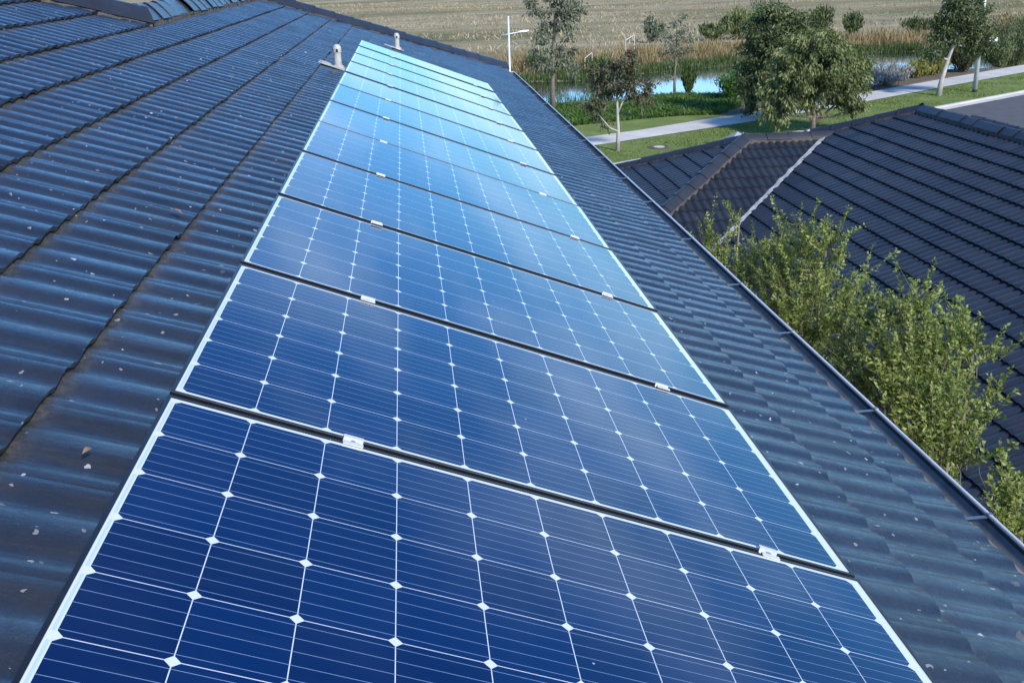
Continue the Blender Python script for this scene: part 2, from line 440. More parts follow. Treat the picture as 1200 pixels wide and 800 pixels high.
def tiles(mb, O, ev, eu, en, v0, ncourse, vend, ulo, uhi, umin, umax, seed=1, gauge=G, ns=8, amp=.0105, lift=.028, th=.020):
    """overlapping profiled tiles laid course by course down a slope; each tile slightly out of line"""
    r = np.random.default_rng(seed)
    O, ev, eu, en = (np.asarray(x, float) for x in (O, ev, eu, en))
    TW = 2 * WV
    tu = np.linspace(0, 1, 2 * ns + 1)
    wb = -.115
    for k in range(ncourse):
        va = v0 + k * gauge; vb = min(va + gauge, vend)
        if vb - va < .02: continue
        over = .05 if k else .0
        tv = np.array([-over / (vb - va), 0, .33, .66, 1.0])
        vv = va + tv * (vb - va)
        sh = (k % 2) * WV
        j0 = int(math.floor((umin - sh) / TW)); j1 = int(math.ceil((umax - sh) / TW))
        for j in range(j0, j1):
            a = sh + j * TW
            uu0 = a + tu * TW
            lo, hi = ulo(vv), uhi(vv)
            lo = np.broadcast_to(lo, vv.shape); hi = np.broadcast_to(hi, vv.shape)
            if (hi <= a).all() or (lo >= a + TW).all(): continue
            dvb = r.normal(0, .0020)
            tint = float(np.clip(r.normal(.5, .25), 0, 1))
            vs = []
            for i, (f, v) in enumerate(zip(tv, vv)):
                uu = np.clip(uu0, lo[i], hi[i])
                prof = np.cos(2 * np.pi * uu / WV)
                prof = amp * (prof + .25 * np.cos(4 * np.pi * uu / WV) * -1)
                w = wb + lift * f + prof - .0030 * ((tu > .95) | (tu < .02)) + .0022 * np.sin(uu * 1.9 + k * 2.3 + seed) * np.sin(uu * 5.3 + k * 1.1) + .0014 * f * np.sin(uu * 3.1 + k * 4.7)
                ve = v + (dvb + .0014 * np.sin(uu * 31 + k * 3) if i == 4 else 0)
                vs.append(O + uu[:, None] * eu + np.atleast_1d(ve).reshape(-1, 1) * ev + w[:, None] * en)
            # butt face
            vs.append(vs[4] + 0); vs.append(vs[4] - th * en - .004 * ev)
            n = len(tu)
            V = np.concatenate(vs)
            q = [[i * n + jj, i * n + jj + 1, (i + 1) * n + jj + 1, (i + 1) * n + jj] for i in (0, 1, 2, 3, 5) for jj in range(n - 1)]
            vf = np.repeat(np.array([0, 0, .33, .66, 1, 1, 1]), n)
            mb.add(V, q, tint=tint, vf=vf)

def cap_run(P0, P1, up, mat_cap, parent, off, seg=.36, halfw=.135, h=.075, name='ridge_cap', lipmat=None, mortar=True, flat=.0):
    """a run of overlapping angular ridge caps bedded on mortar"""
    P0, P1, up = (np.asarray(x, float) for x in (P0, P1, up))
    d = P1 - P0; L = np.linalg.norm(d); d /= L
    up = up - d * (up @ d); up /= np.linalg.norm(up); sd = np.cross(d, up)
    n = max(1, int(L / seg)); sl_ = L / n
    prof = np.array([(-1, -.75), (-.86, -.38), (-.55, .28), (-.2, .86), (0, 1), (.2, .86), (.55, .28), (.86, -.38), (1, -.75)])
    mb = MB()
    for i in range(n):
        a, b_ = i * sl_, (i + 1) * sl_ + .045
        jz, jr = rng.normal(0, .004), rng.normal(0, .006)
        rings = []
        for s_, k, lift in ((a, 1.02, .008), (a + .03, 1.015, .007), (a + .034, 1.0, .004), (b_, .97, -.003)):
            rings.append(P0 + d * s_ + np.array([sd * (x * halfw * k + jr) + up * (y * h * k + lift + jz) for x, y in prof]))
        rings.insert(0, rings[0] - up * .010)
        V = np.concatenate(rings); m_ = len(prof)
        q = [[r_ * m_ + j, r_ * m_ + j + 1, (r_ + 1) * m_ + j + 1, (r_ + 1) * m_ + j] for r_ in range(4) for j in range(m_ - 1)]
        mb.add(V, q, tint=rng.random())
    o = mb.build(name, mat_cap, parent, off)
    if mortar:
        mm = MB(); k = max(2, int(L / .06))
        for s_ in (-1, 1):
            vs = []
            for i in range(k + 1):
                p = P0 + d * (L * i / k)
                j = rng.normal(0, .006)
                vs += [p + sd * s_ * (halfw * 1.02 + j) - up * (h * 1.75 + .01), p + sd * s_ * (halfw * .93 + j * .5) - up * (h * .66)]
            mm.add(np.array(vs), [[2 * i, 2 * i + 1, 2 * i + 3, 2 * i + 2] for i in range(k)])
        mm.build('mortar_bedding', M['mortar'], o)
        if off is not None: pass
    return o

# ------------------------------------------------------------------ terrain
POND = np.array([(-9, 57), (-2, 52.5), (7.2, 50.6), (12.9, 52.6), (16.7, 52.4), (19.5, 54), (23.5, 58), (28, 61.2), (32, 59.8), (36.5, 59.5),
                 (41, 60.8), (43.5, 63), (40.2, 65.6), (37.2, 71.8), (32.5, 71.8), (27, 69.5), (22.7, 67.2), (15.6, 64.3), (11.8, 61.4), (7, 62), (-3, 63.5)])
def inside(poly, x, y):
    x, y = np.asarray(x, float), np.asarray(y, float)
    r = np.zeros(np.broadcast(x, y).shape, bool); n = len(poly)
    for i in range(n):
        (x0, y0), (x1, y1) = poly[i], poly[(i + 1) % n]
        c = ((y0 > y) != (y1 > y)) & (x < (x1 - x0) * (y - y0) / (y1 - y0 + 1e-12) + x0)
        r ^= c
    return r
def sdist(poly, x, y):
    x, y = np.asarray(x, float), np.asarray(y, float)
    d = np.full(np.broadcast(x, y).shape, 1e9); n = len(poly)
    for i in range(n):
        p, e = np.array(poly[i]), np.array(poly[(i + 1) % n]) - np.array(poly[i])
        t_ = np.clip(((x - p[0]) * e[0] + (y - p[1]) * e[1]) / (e @ e), 0, 1)
        d = np.minimum(d, np.hypot(x - p[0] - t_ * e[0], y - p[1] - t_ * e[1]))
    return np.where(inside(poly, x, y), -d, d)
def gz(x, y):
    x, y = np.asarray(x, float), np.asarray(y, float)
    s_ = np.clip((y - 14) / 12, 0, 1); s_ = s_ * s_ * (3 - 2 * s_)
    z = -6.3 + .8 * s_
    d = sdist(POND, x, y)
    bank = -6.0 + np.where(d < 0, np.maximum(d, -2) * .3, np.minimum(d, 4.5) / 4.5 * .5)
    z = np.where(d < 4.5, np.minimum(bank, z), z)
    far = np.clip((y - 80) / 100, 0, 1)
    z = z + far * (.35 * np.sin(x * .05 + 1) * np.sin(y * .043) + .25 * np.sin(x * .13 + y * .09))
    return z
MULCH = [(13.2, 41.3), (16, 42.6), (23, 47.5), (28.2, 51.1), (36, 56.4), (36, 58), (30, 58), (24, 55.5), (20, 52), (16.5, 51), (15.0, 47.5), (15.3, 44.3)]
def grid(lst): return np.unique(np.concatenate(lst))
gx = grid([np.linspace(-2500, -100, 13), np.linspace(-100, -15, 35), np.arange(-15, 60, .6), np.linspace(60, 160, 41), np.linspace(160, 2500, 13)])
gy = grid([np.linspace(-400, -20, 8), np.linspace(-20, 27, 24), np.arange(27, 86, .6), np.linspace(86, 300, 72), np.linspace(300, 4000, 20)])
X, Y = np.meshgrid(gx, gy)
nx = len(gx)
ii = (np.arange(len(gy) - 1)[:, None] * nx + np.arange(nx - 1)[None, :]).ravel()
g = MB().add(np.stack([X.ravel(), Y.ravel(), gz(X, Y).ravel()], 1), np.stack([ii, ii + 1, ii + nx + 1, ii + nx], 1))
go = structure(g, 'ground', M['ground'], True)
at = go.data.attributes.new('mulch', 'FLOAT', 'POINT')
at.data.foreach_set('value', np.clip(.5 - sdist(MULCH, X, Y) * 1.2, 0, 1).ravel().astype(np.float32))

def sheet(poly, z, name, mat):
    b = MB().add([(x, y, z) for x, y in poly], polys=[list(range(len(poly)))])
    return structure(b, name, mat)

c0 = POND.mean(0)
pw = []
for i in range(len(POND)):
    a_, b_ = POND[i - 1], POND[(i + 1) % len(POND)]
    tn = (b_ - a_) / np.linalg.norm(b_ - a_); pw.append(POND[i] + np.array([tn[1], -tn[0]]) * .7)
sheet(pw, -6.0, 'pond_water', M['water'])

PUP = [(-22, 23.8), (-6, 31.4), (1, 34.8), (7.04, 37.5), (9.35, 38.6), (12.48, 40.6), (15.4, 42.2), (22.25, 46.9), (27.35, 50.4), (35.2, 55.7), (60, 72.5)]
PLO = [(-21, 21.8), (-5, 29.4), (1.5, 32.8), (7.05, 35.6), (10.87, 37.7), (13.9, 39.4), (17, 41.3), (20.9, 43.9), (26.7, 47.9), (33, 52.1), (60, 70.2)]
def strip(up, lo, z, name, mat):
    return sheet(list(up) + list(lo)[::-1], z, name, mat)
KUP = [(-10, 21.5), (4, 30.2), (8, 32.6), (18.84, 39.0), (23.08, 41.55), (28.93, 45.2), (60, 64.4)]
strip(PLO, KUP, -5.462, 'lawn', M['lawn'])
LUP = [(-20, 29), (-6, 35.2), (1, 38.4), (7.14, 40.5), (10, 41.5), (11.9, 41.95), (13.3, 41.75), (14.5, 41.9)]
strip(LUP, PUP[:7], -5.462, 'verge_lawn', M['lawn'])
pm = sheet(PUP + PLO[::-1], -5.448, 'footpath', M['path'])
kd = np.array([.852, .523]); kn = np.array([.523, -.852])
# kerb: raised lip, then a channel falling to the road
kb = MB()
for (x0, y0), (x1, y1) in zip(KUP[:-1], KUP[1:]):
    pr = [(0, -5.5), (0, -5.442), (.16, -5.442), (.24, -5.487), (.62, -5.491), (.62, -5.5)]
    vs = [np.array([x0, y0, 0]) + np.array([kn[0] * a, kn[1] * a, z]) for a, z in pr] + [np.array([x1, y1, 0]) + np.array([kn[0] * a, kn[1] * a, z]) for a, z in pr]
    kb.add(vs, [[i, i + 1, i + 7, i + 6] for i in range(5)])
structure(kb, 'kerb', M['concrete'])
rd = [(x + kn[0] * .6, y + kn[1] * .6) for x, y in KUP]; rd2 = [(x + kn[0] * 8, y + kn[1] * 8) for x, y in KUP]
strip(rd, rd2, -5.494, 'road', M['asphalt'])

# ------------------------------------------------------------------ near house
HB = np.array([-2.0, 8.0, -6.3])
house = thing('house', HB, 'near house with charcoal tiled roof carrying the row of solar panels', 'house')
C_HIP, C_HIPA, V_RIDGE, V_EAVE = 16.05, 9.25, -1.66, 2.515
mb = MB()
V0 = -.2464 - 9 * G
def m_lo(v): return np.full(np.shape(v), -3.0)
def m_hi(v):
    v = np.asarray(v, float)
    return np.where(v < V_RIDGE + .0, C_HIPA + v * CA, C_HIP + v * CA)
tiles(mb, rp(0, 0, 0), EV, EU, EN, V0 + 2 * G, 7 + 9, V_EAVE, m_lo, m_hi, -3.0, 18.9, seed=3, amp=.0074, lift=.022, th=.016)
mb.build('roof_slope', M['tile'], house, HB, True)
# far hip slope and the slopes behind the ridges (same tile, same courses)
RZ = rp(0, V_RIDGE, -.1)          # ridge line x,z
rx, rz = RZ[0], RZ[2]
ex, ez = rp(0, V_EAVE, -.1)[0], rp(0, V_EAVE, -.1)[2]
ry1 = C_HIP + V_RIDGE * CA        # end of the low ridge
run = ex - rx
for nm, O, ev, eu, en, lo, hi, rng_, nc, ve in (
    ('roof_slope', (rx, ry1, rz), (0, CA, -SA), (-1, 0, 0), (0, SA, CA), lambda v: -np.asarray(v) * CA, lambda v: np.asarray(v) * CA, (-run - .3, run + .3), 14, run / CA),
    ('roof_slope', (rx, 0, rz), (-CA, 0, -SA), EU, (-SA, 0, CA), lambda v: np.full(np.shape(v), 7.7), lambda v: ry1 + np.asarray(v) * CA, (7.5, ry1 + run), 14, run / CA)):
    m2 = MB(); tiles(m2, np.array(O) + .1 * np.array(en), ev, eu, en, .02, nc, ve, lo, hi, rng_[0], rng_[1], seed=5, ns=3)
    m2.build(nm, M['tile'], house, HB, True)
# near block: higher ridge, its hip slope facing the field
vt = -5.2
tp = rp(C_HIPA + vt * CA, vt, -.1)
m2 = MB()
tiles(m2, tp + .1 * np.array([0, SA, CA]), (0, CA, -SA), (-1, 0, 0), (0, SA, CA), .02, 14, 3.48, lambda v: -np.asarray(v) * CA, lambda v: np.asarray(v) * CA, -4.6, 4.6, seed=6, ns=3)
m2.build('roof_slope', M['tile'], house, HB, True)
m2 = MB()
tiles(m2, tp + np.array([0, -tp[1], 0]) + .1 * np.array([-SA, 0, CA]), (-CA, 0, -SA), EU, (-SA, 0, CA), .02, 26, 8.2,
      lambda v: np.full(np.shape(v), -3.), lambda v: tp[1] + np.asarray(v) * CA, -3, 12, seed=8, ns=2)
m2.build('roof_slope', M['tile'], house, HB, True)

def hw(u, v, w=-.1): return rp(u, v, w)
UPZ = (0, 0, 1)
def run_caps(p0, p1, par, off, matc, **k):
    o = cap_run(p0 - off, p1 - off, UPZ, matc, par, None, **k)
    return o
lift = np.array([0, 0, .035])
run_caps(hw(C_HIP + V_EAVE * CA, V_EAVE) + lift, hw(ry1, V_RIDGE) + lift, house, HB, M['cap'], name='hip_cap')
run_caps(hw(7.72, V_RIDGE) + lift, hw(ry1 + .1, V_RIDGE) + lift, house, HB, M['cap'], name='ridge_cap', seg=.33)
run_caps(hw(C_HIPA + V_RIDGE * CA + .06, V_RIDGE + .06) + lift, tp + lift, house, HB, M['cap'], name='hip_cap', seg=.42, halfw=.15)
run_caps(np.array([tp[0], -3, tp[2]]) + lift, tp + lift, house, HB, M['cap'], name='ridge_cap')

# walls, eave lining, fascia
wb_ = MB()
wx, wy = ex - .55, ry1 + run - .55
zt = ez - .17
for lo_, hi_ in (((wx - .2, -3, -6.4), (wx, wy, zt)), ((2 * rx - wx, wy - .2, -6.4), (wx, wy, zt))):
    wb_.box(lo_, hi_)
wb_.build('wall', M['brick'], house, HB)
fa = MB(); fa.box((ex - .10, -3, ez - .2), (ex - .075, ry1 + run - .1, ez - .045)); fa.box((2 * rx - ex, ry1 + run - .10, ez - .2), (ex - .076, ry1 + run - .075, ez - .045))
fa.build('fascia', M['cap'], house, HB)
sf = MB(); sf.box((wx, -3, ez - .215), (ex - .1, ry1 + run - .1, ez - .2)); sf.build('soffit', M['soffit'], house, HB)
# gutter: quad profile with a rolled pale lip, weathered inside
gxl = rp(0, 2.722, -.12)[0]; gzl = rp(0, 2.722, -.12)[2]
gu = MB(); gprof = [(ex - .07, ez - .05), (ex - .07, ez - .135), (gxl - .045, ez - .135), (gxl - .012, ez - .11), (gxl, gzl - .03), (gxl, gzl)]
yend = ry1 + run + .08
for y0, y1 in ((-3.0, yend),):
    n = 60; ys = np.linspace(y0, yend, n + 1)
    V = np.array([[x + (.0015 * math.sin(y * 2.1)), y, z + .002 * math.sin(y * 1.3)] for y in ys for x, z in gprof]); k = len(gprof)
    gu.add(V, [[i * k + j, i * k + j + 1, (i + 1) * k + j + 1, (i + 1) * k + j] for i in range(n) for j in range(k - 1)])
gu.add([(x, yend, z) for x, z in gprof], polys=[list(range(len(gprof)))])
gx2 = 2 * rx - ex
V = [(xx, yend - .08 + (x - ex), z) for xx in (gx2, ex) for x, z in gprof]
gu.add(V, [[j, j + 1, k + j + 1, k + j] for j in range(k - 1)])
gutter = gu.build('gutter', M['gutter_in'], house, HB)
lp = MB()
ys = np.linspace(-3.0, yend, 60)
lp.tube([(gxl - .004 + .0015 * math.sin(y * 2.1), y, gzl + .004 + .002 * math.sin(y * 1.3)) for y in ys], .0078, 8)
lp.tube([(gxl, yend, gzl + .004), (gx2, yend, gzl + .004)], .0078, 8)
lp.build('gutter_lip', M['gutter_lip'], gutter, HB, True)
for y in (-.9, .1, 1.02, 2.045, 2.98, 4.01, 4.90, 6.03, 7.28, 8.29, 9.4, 10.5, 11.6, 12.7, 13.8, 14.9, 16.0, 17.1):
    bk = MB(); bk.box((ex - .035, y - .008, gzl + .000), (gxl - .006, y + .008, gzl + .0025)); bk.box((gxl - .014, y - .009, gzl + .003), (gxl + .004, y + .009, gzl + .0125))
    bk.build('gutter_bracket', M['steel'], gutter, HB)
ef = MB()  # black strip added below the tile edge, standing in for shade there
ys = np.linspace(-3, yend - .2, 80)
ef.add([rp(y, 2.502 + .004 * math.sin(y * 9), w_) for y in ys for w_ in (-.118, -.165)], [[2 * i, 2 * i + 1, 2 * i + 3, 2 * i + 2] for i in range(79)])
ef.build('eave_shade_strip', M['black'], house, HB)
# vent pipes through the roof
for u, v in ((9.06, -.085), (13.93, .475)):
    p = rp(u, v, -.1); vp = MB(); r_ = .034
    zz = [(-.06, r_), (.145, r_), (.146, r_ + .006), (.185, r_ + .006), (.205, r_ * .95), (.218, r_ * .62), (.223, .004)]
    vp.tube([p + np.array([0, 0, z]) for z, _ in zz], [q for _, q in zz], 20)
    vo_ = vp.build('vent_pipe', M['vent'], house, HB)
    fl = MB()
    us = np.linspace(-.10, .10, 25); vs_ = np.linspace(-.19, .09, 8)
    V = [rp(u + a, v + b, -.094 + .008 * math.cos(2 * math.pi * (u + a) / WV) + .012 * math.exp(-((a * a + b * b) / .004))) for b in vs_ for a in us]
    fl.add(V, [[i * 25 + j, i * 25 + j + 1, (i + 1) * 25 + j + 1, (i + 1) * 25 + j] for i in range(7) for j in range(24)])
    fl.tube([p + np.array([0, 0, -.02]), p + np.array([0, 0, .015]), p + np.array([0, 0, .035])], [.075, .055, .037], 20)
    fl.build('flashing', M['flash'], vo_, HB, True)
    for k2 in range(4):
        aa = math.radians(-90 + 90 * k2); dr = np.array([math.cos(aa), math.sin(aa), 0]); sd = np.array([-dr[1], dr[0], 0])
        c_ = p + dr * (r_ + .0072) + np.array([0, 0, .166])
        ho = MB().add([c_ - sd * .011 - np.array([0, 0, .014]), c_ + sd * .011 - np.array([0, 0, .014]), c_ + sd * .008 + np.array([0, 0, .014]), c_ - sd * .008 + np.array([0, 0, .014])], [[0, 1, 2, 3]])
        ho.build('vent_opening', M['hole'], vo_, HB)

# ------------------------------------------------------------------ solar panels
PP = 1.012
ORD = ['first', 'second', 'third', 'fourth', 'fifth', 'sixth', 'seventh', 'eighth', 'ninth', 'tenth', 'eleventh', 'twelfth']
V_OFF = -.006
def make_panel():
    root = thing('solar_panel', (0, 0, 0), 'x', 'solar panel', 'solar panels in one row along the roof', (0, A, 0))
    fr = MB(); lip, hgt = .0085, .04
    o_ = [(0, 0), (PL, 0), (PL, PW), (0, PW)]; i_ = [(lip, lip), (PL - lip, lip), (PL - lip, PW - lip), (lip, PW - lip)]
    e_ = .0012
    oc = [(e_, e_), (PL - e_, e_), (PL - e_, PW - e_), (e_, PW - e_)]
    V = [(x, y, -hgt) for x, y in o_] + [(x, y, -e_) for x, y in o_] + [(x, y, 0) for x, y in oc] + [(x, y, 0) for x, y in i_] + [(x, y, -.0035) for x, y in i_]
    q = [[4 * l + s_, 4 * l + (s_ + 1) % 4, 4 * (l + 1) + (s_ + 1) % 4, 4 * (l + 1) + s_] for l in range(4) for s_ in range(4)]
    fr.add(V, q).build('frame', M['frame'], root)
    gl = MB().add([(x, y, -.0026) for x, y in [(lip - .001, lip - .001), (PL - lip + .001, lip - .001), (PL - lip + .001, PW - lip + .001), (lip - .001, PW - lip + .001)]], [[0, 1, 2, 3]])
    gl.build('solar_glass', M['pv'], root)
    bs = MB().box((lip, lip, -.036), (PL - lip, PW - lip, -.033)); bs.build('backing_sheet', M['black'], root)
    return root
def copy_tree(o, parent=None):
    c = o.copy(); COL.objects.link(c); c.parent = parent
    for ch in list(o.children): copy_tree(ch, c)
    return c
proto = make_panel()
for k in range(12):
    o = proto if k == 0 else copy_tree(proto)
    p = rp(k * PP + .014, V_OFF, rng.normal(0, .0008))
    o.location = p
    o.rotation_euler = (rng.normal(0, .0022), A + rng.normal(0, .0014), rng.normal(0, .0004))
    if k == 0: l = 'deep blue solar panel nearest the camera, its lower corner cut off by the picture edge'
    elif k == 11: l = 'pale reflecting solar panel farthest from the camera, beside the far hip of the roof'
    else: l = ORD[k] + (' solar panel from the camera, ' + ('deep blue' if k < 2 else 'mid blue' if k < 5 else 'pale sky blue') + ' in the row on the charcoal roof')
    o['label'] = l
# mid clamps
def make_clamp():
    root = thing('panel_clamp', (0, 0, 0), 'x', 'clamp', 'mid clamps bridging the gaps between solar panels', (0, A, 0))
    b = MB(); L_ = .044
    pr = [(-.021, 0.0006), (-.021, .0036), (-.0085, .0036), (-.0065, -.006), (.0065, -.006), (.0085, .0036), (.021, .0036), (.021, .0006), (.0105, .0006), (.0085, -.0092), (-.0085, -.0092), (-.0105, .0006)]
    n = len(pr)
    b.add([(x, y, z) for x in (-L_ / 2, L_ / 2) for y, z in pr], [[j, (j + 1) % n, n + (j + 1) % n, n + j] for j in range(n)])
    for s_ in (0, n):
        b.p += [[s_ + i for i in c] for c in ([0, 1, 2, 11], [2, 3, 10, 11], [3, 4, 9, 10], [4, 5, 8, 9], [5, 6, 7, 8])]
    b.build('clamp_body', M['clamp'], root)
    bo = MB(); bo.tube([(0, 0, -.0058), (0, 0, .001)], .0055, 6); bo.build('bolt', M['steel'], root)
    return root
cp = None
for k in range(11):
    for side, v in (('upper', .392 + rng.normal(0, .006)), ('lower', 1.395 + rng.normal(0, .012))):
        o = cp = make_clamp() if cp is None else None or (copy_tree(cp))
        o.location = rp((k + 1) * PP + .004, v, 0.001)
        o.rotation_euler = (rng.normal(0, .02), A, rng.normal(0, .05))
        o['label'] = f'silver clamp on the {side} rail between the {ORD[k]} and {ORD[k + 1]} solar panels from the camera'
for v, w in ((.392, 'upper'), (1.395, 'lower')):
    r_ = MB().box((v - .02, .02, -.085), (v + .02, 12 * PP, -.043))
    o = r_.build('mounting_rail', M['railmetal']); o.rotation_euler = (0, A, 0)
    tag(o, f'aluminium rail under the solar panels, the {w} one of the two', 'rail', 'rails carrying the solar panels')

# dry leaves lying on the tiles
for i, (u, v, s_, an, lb) in enumerate(((.83, -.105, .018, .4, 'small dry brown leaf on the tiles beside the nearest solar panel'),
                                        (2.62, -.30, .030, 1.9, 'long dry tan leaf caught at a tile edge left of the third panel'),
                                        (.55, -.30, .018, 2.5, 'tiny dead leaf lowest on the charcoal tiles left of the panels'))):
    lf = MB(); a_ = np.linspace(0, 1, 7)
    wdt = np.sin(a_ * math.pi) * .3 + .02
    V = []
    for t_, w_ in zip(a_, wdt):
        for s2 in (-1, 0, 1):
            x, y = (t_ - .5) * s_ * 1.6, s2 * w_ * s_
            V.append(rp(u + x * math.cos(an) - y * math.sin(an), v + x * math.sin(an) + y * math.cos(an), -.075 + .012 * abs(s2) * s_ * 20 * w_ + .006 * math.sin(t_ * 3)))
    lf.add(V, [[3 * i_ + j, 3 * i_ + j + 1, 3 * i_ + j + 4, 3 * i_ + j + 3] for i_ in range(6) for j in range(2)])
    tag(lf.build('dry_leaf', M['deadleaf']), lb, 'leaf', 'dry leaves on the roof')

# ------------------------------------------------------------------ neighbour's house
Q = math.radians(22.5); CQ, SQ, TQ = math.cos(Q), math.sin(Q), math.tan(Q)
NB = np.array([12.0, 10.0, -6.3])
nb = thing('house', NB, 'lower neighbouring house with dark grey tiled roof, hips and a white valley', 'house')
RX, RY, RZn = 10.08, 17.75, -1.99
E_MAIN = 5.0                       # eave x of the main slope
WRX, WRY, WRZ = 7.00, 18.75, -2.57
VT = (RX - (RZn - WRZ) / TQ, WRY)
topc = (9.666, -2.133)             # first course butt (x, z)
vst = (RX - topc[0]) / CQ          # slope distance ridge -> first butt
n_main = np.array([-SQ, 0, CQ])
def main_hi(v):
    xx = RX - np.asarray(v) * CQ
    return np.where(xx < VT[0], WRY - (VT[0] - xx), RY + (RX - xx))
m2 = MB()
tiles(m2, np.array([RX, 0, RZn]) + .1 * n_main, (-CQ, 0, -SQ), EU, n_main, vst - G, 17, (RX - E_MAIN) / CQ, lambda v: np.full(np.shape(v), 1.0), main_hi, 1.0, 19.6, seed=11, ns=6)
m2.build('roof_slope', M['tile2'], nb, NB, True)
m2 = MB()
n_w = np.array([0, -SQ, CQ]); drop = (WRZ + 3.93) / TQ
tiles(m2, np.array([0, WRY, WRZ]) + .1 * n_w, (0, -CQ, -SQ), (1, 0, 0), n_w, .06, 13, drop / CQ, lambda v: WRX - np.asarray(v) * CQ, lambda v: VT[0] - np.asarray(v) * CQ, 3, 9, seed=12, ns=8, amp=.019, lift=.014, th=.012)
m2.build('roof_slope', M['tile2'], nb, NB, True)
m2 = MB()
n_e = np.array([-SQ, 0, CQ])
tiles(m2, np.array([WRX, 0, WRZ]) + .1 * n_e, (-CQ, 0, -SQ), EU, n_e, .1, 13, drop / CQ, lambda v: WRY - np.asarray(v) * CQ, lambda v: WRY + np.asarray(v) * CQ, 14, 23.5, seed=13, ns=6)
m2.build('roof_slope', M['tile2'], nb, NB, True)
m2 = MB(); n_b = np.array([0, SQ, CQ])
tiles(m2, np.array([0, WRY, WRZ]) + .1 * n_b, (0, CQ, -SQ), (1, 0, 0), n_b, .06, 13, drop / CQ, lambda v: WRX - np.asarray(v) * CQ, lambda v: np.full(np.shape(v), 8.6), 3, 9, seed=14, ns=3)
m2.build('roof_slope', M['tile2'], nb, NB, True)
m2 = MB()
tiles(m2, np.array([RX, RY, RZn]) + .1 * n_b, (0, CQ, -SQ), (1, 0, 0), n_b, .06, 17, 5.4, lambda v: np.maximum(-np.asarray(v) * CQ, -1.5), lambda v: np.asarray(v) * CQ, -6, 6, seed=15, ns=3)
m2.build('roof_slope', M['tile2'], nb, NB, True)
m2 = MB()
tiles(m2, np.array([RX, 0, RZn]) + .1 * np.array([SQ, 0, CQ]), (CQ, 0, -SQ), EU, (SQ, 0, CQ), .06, 17, 5.4, lambda v: np.full(np.shape(v), 1.0), lambda v: RY + np.asarray(v) * CQ, 1, 24, seed=16, ns=3)
m2.build('roof_slope', M['tile2'], nb, NB, True)
# rear wing behind the main ridge
RWX, RWZ, RWY = 12.0, -2.50, 19.3
for sg, sd_ in ((-1, 17), (1, 18)):
    m2 = MB(); n_ = np.array([sg * SQ, 0, CQ])
    tiles(m2, np.array([RWX, 0, RWZ]) + .1 * n_, (sg * CQ, 0, -SQ), EU, n_, .06, 11, 3.4 if sg > 0 else .75, lambda v: np.full(np.shape(v), 4.0), lambda v: RWY + np.asarray(v) * CQ, 4, 23, seed=sd_, ns=4)
    m2.build('roof_slope', M['tile2'], nb, NB, True)
L2 = np.array([0, 0, .03])
P = lambda x, y, z: np.array([x, y, z])
run_caps(P(RX, 1, RZn) + L2, P(RX, RY, RZn) + L2, nb, NB, M['cap2'], name='ridge_cap', seg=.4, h=.06)
run_caps(P(RX - 1.5, RY + 1.5, RZn - 1.5 * TQ) + L2, P(RX, RY, RZn) + L2, nb, NB, M['cap2'], name='hip_cap', seg=.4, h=.06)
run_caps(P(WRX, WRY, WRZ) + L2, P(VT[0] + .1, WRY, WRZ) + L2, nb, NB, M['cap2'], name='ridge_cap', seg=.38, h=.06)
run_caps(P(WRX - drop, WRY - drop, WRZ - drop * TQ) + L2, P(WRX, WRY, WRZ) + L2 * 1.6, nb, NB, M['cap2'], name='hip_cap', seg=.42, halfw=.16, h=.065)
run_caps(P(WRX - drop, WRY + drop, WRZ - drop * TQ) + L2, P(WRX, WRY, WRZ) + L2, nb, NB, M['cap2'], name='hip_cap', seg=.4, h=.06)
run_caps(P(RWX, 4, RWZ) + L2, P(RWX, RWY, RWZ) + L2, nb, NB, M['cap2'], name='ridge_cap', seg=.4)
run_caps(P(RX + 4.9, RY + 4.9, RZn - 4.9 * TQ) + L2, P(RX, RY, RZn) + L2, nb, NB, M['cap2'], name='hip_cap', seg=.4)
# valley flashing: pale metal strip between main slope and wing, its edges ragged with cut tiles
vb = MB(); k = 60
V = []
dvl = drop - .02
for i in range(k + 1):
    s_ = dvl * i / k
    c_ = P(VT[0] - s_, WRY - s_, WRZ - s_ * TQ)
    for off_, zz in ((-.046, .020), (-.022, .027), (0, .022), (.022, .027), (.046, .020)):
        j = (rng.normal(0, .004) + .010 * math.sin(s_ * 19)) if abs(off_) > .04 else 0
        V.append(c_ + P(-off_ - j, off_ + j, 0) * .7 + P(0, 0, zz + .006 * math.sin(s_ * 23 + off_ * 30)))
vb.add(V, [[i * 5 + j, i * 5 + j + 1, (i + 1) * 5 + j + 1, (i + 1) * 5 + j] for i in range(k) for j in range(4)])
vb.build('valley_flashing', M['valley'], nb, NB)
nw = MB()
zE = RZn - (RX - E_MAIN) * TQ - .2
nw.box((E_MAIN + .5, 1.4, -6.4), (E_MAIN + .7, WRY - drop + .5, zE)); nw.box((WRX - drop + .5, WRY - drop + .5, -6.4), (WRX - drop + .7, WRY + drop - .5, zE))
nw.box((WRX - drop + .7, WRY - drop + .5, -6.4), (E_MAIN + .7, WRY - drop + .7, zE)); nw.box((WRX - drop + .7, WRY + drop - .7, -6.4), (14.4, WRY + drop - .5, zE))
nw.box((14.4, 1.4, -6.4), (14.6, WRY + drop - .5, zE)); nw.box((E_MAIN + .7, 1.4, -6.4), (14.4, 1.6, zE))
nw.build('wall', M['render'], nb, NB)
ng = MB()
ng.box((E_MAIN - .10, 1, zE + .02), (E_MAIN + .02, WRY - drop + .1, zE + .13)); ng.box((WRX - drop - .10, WRY - drop - .1, zE + .02), (WRX - drop + .02, WRY + drop + .1, zE + .13))
ng.build('gutter', M['cap2'], nb, NB)

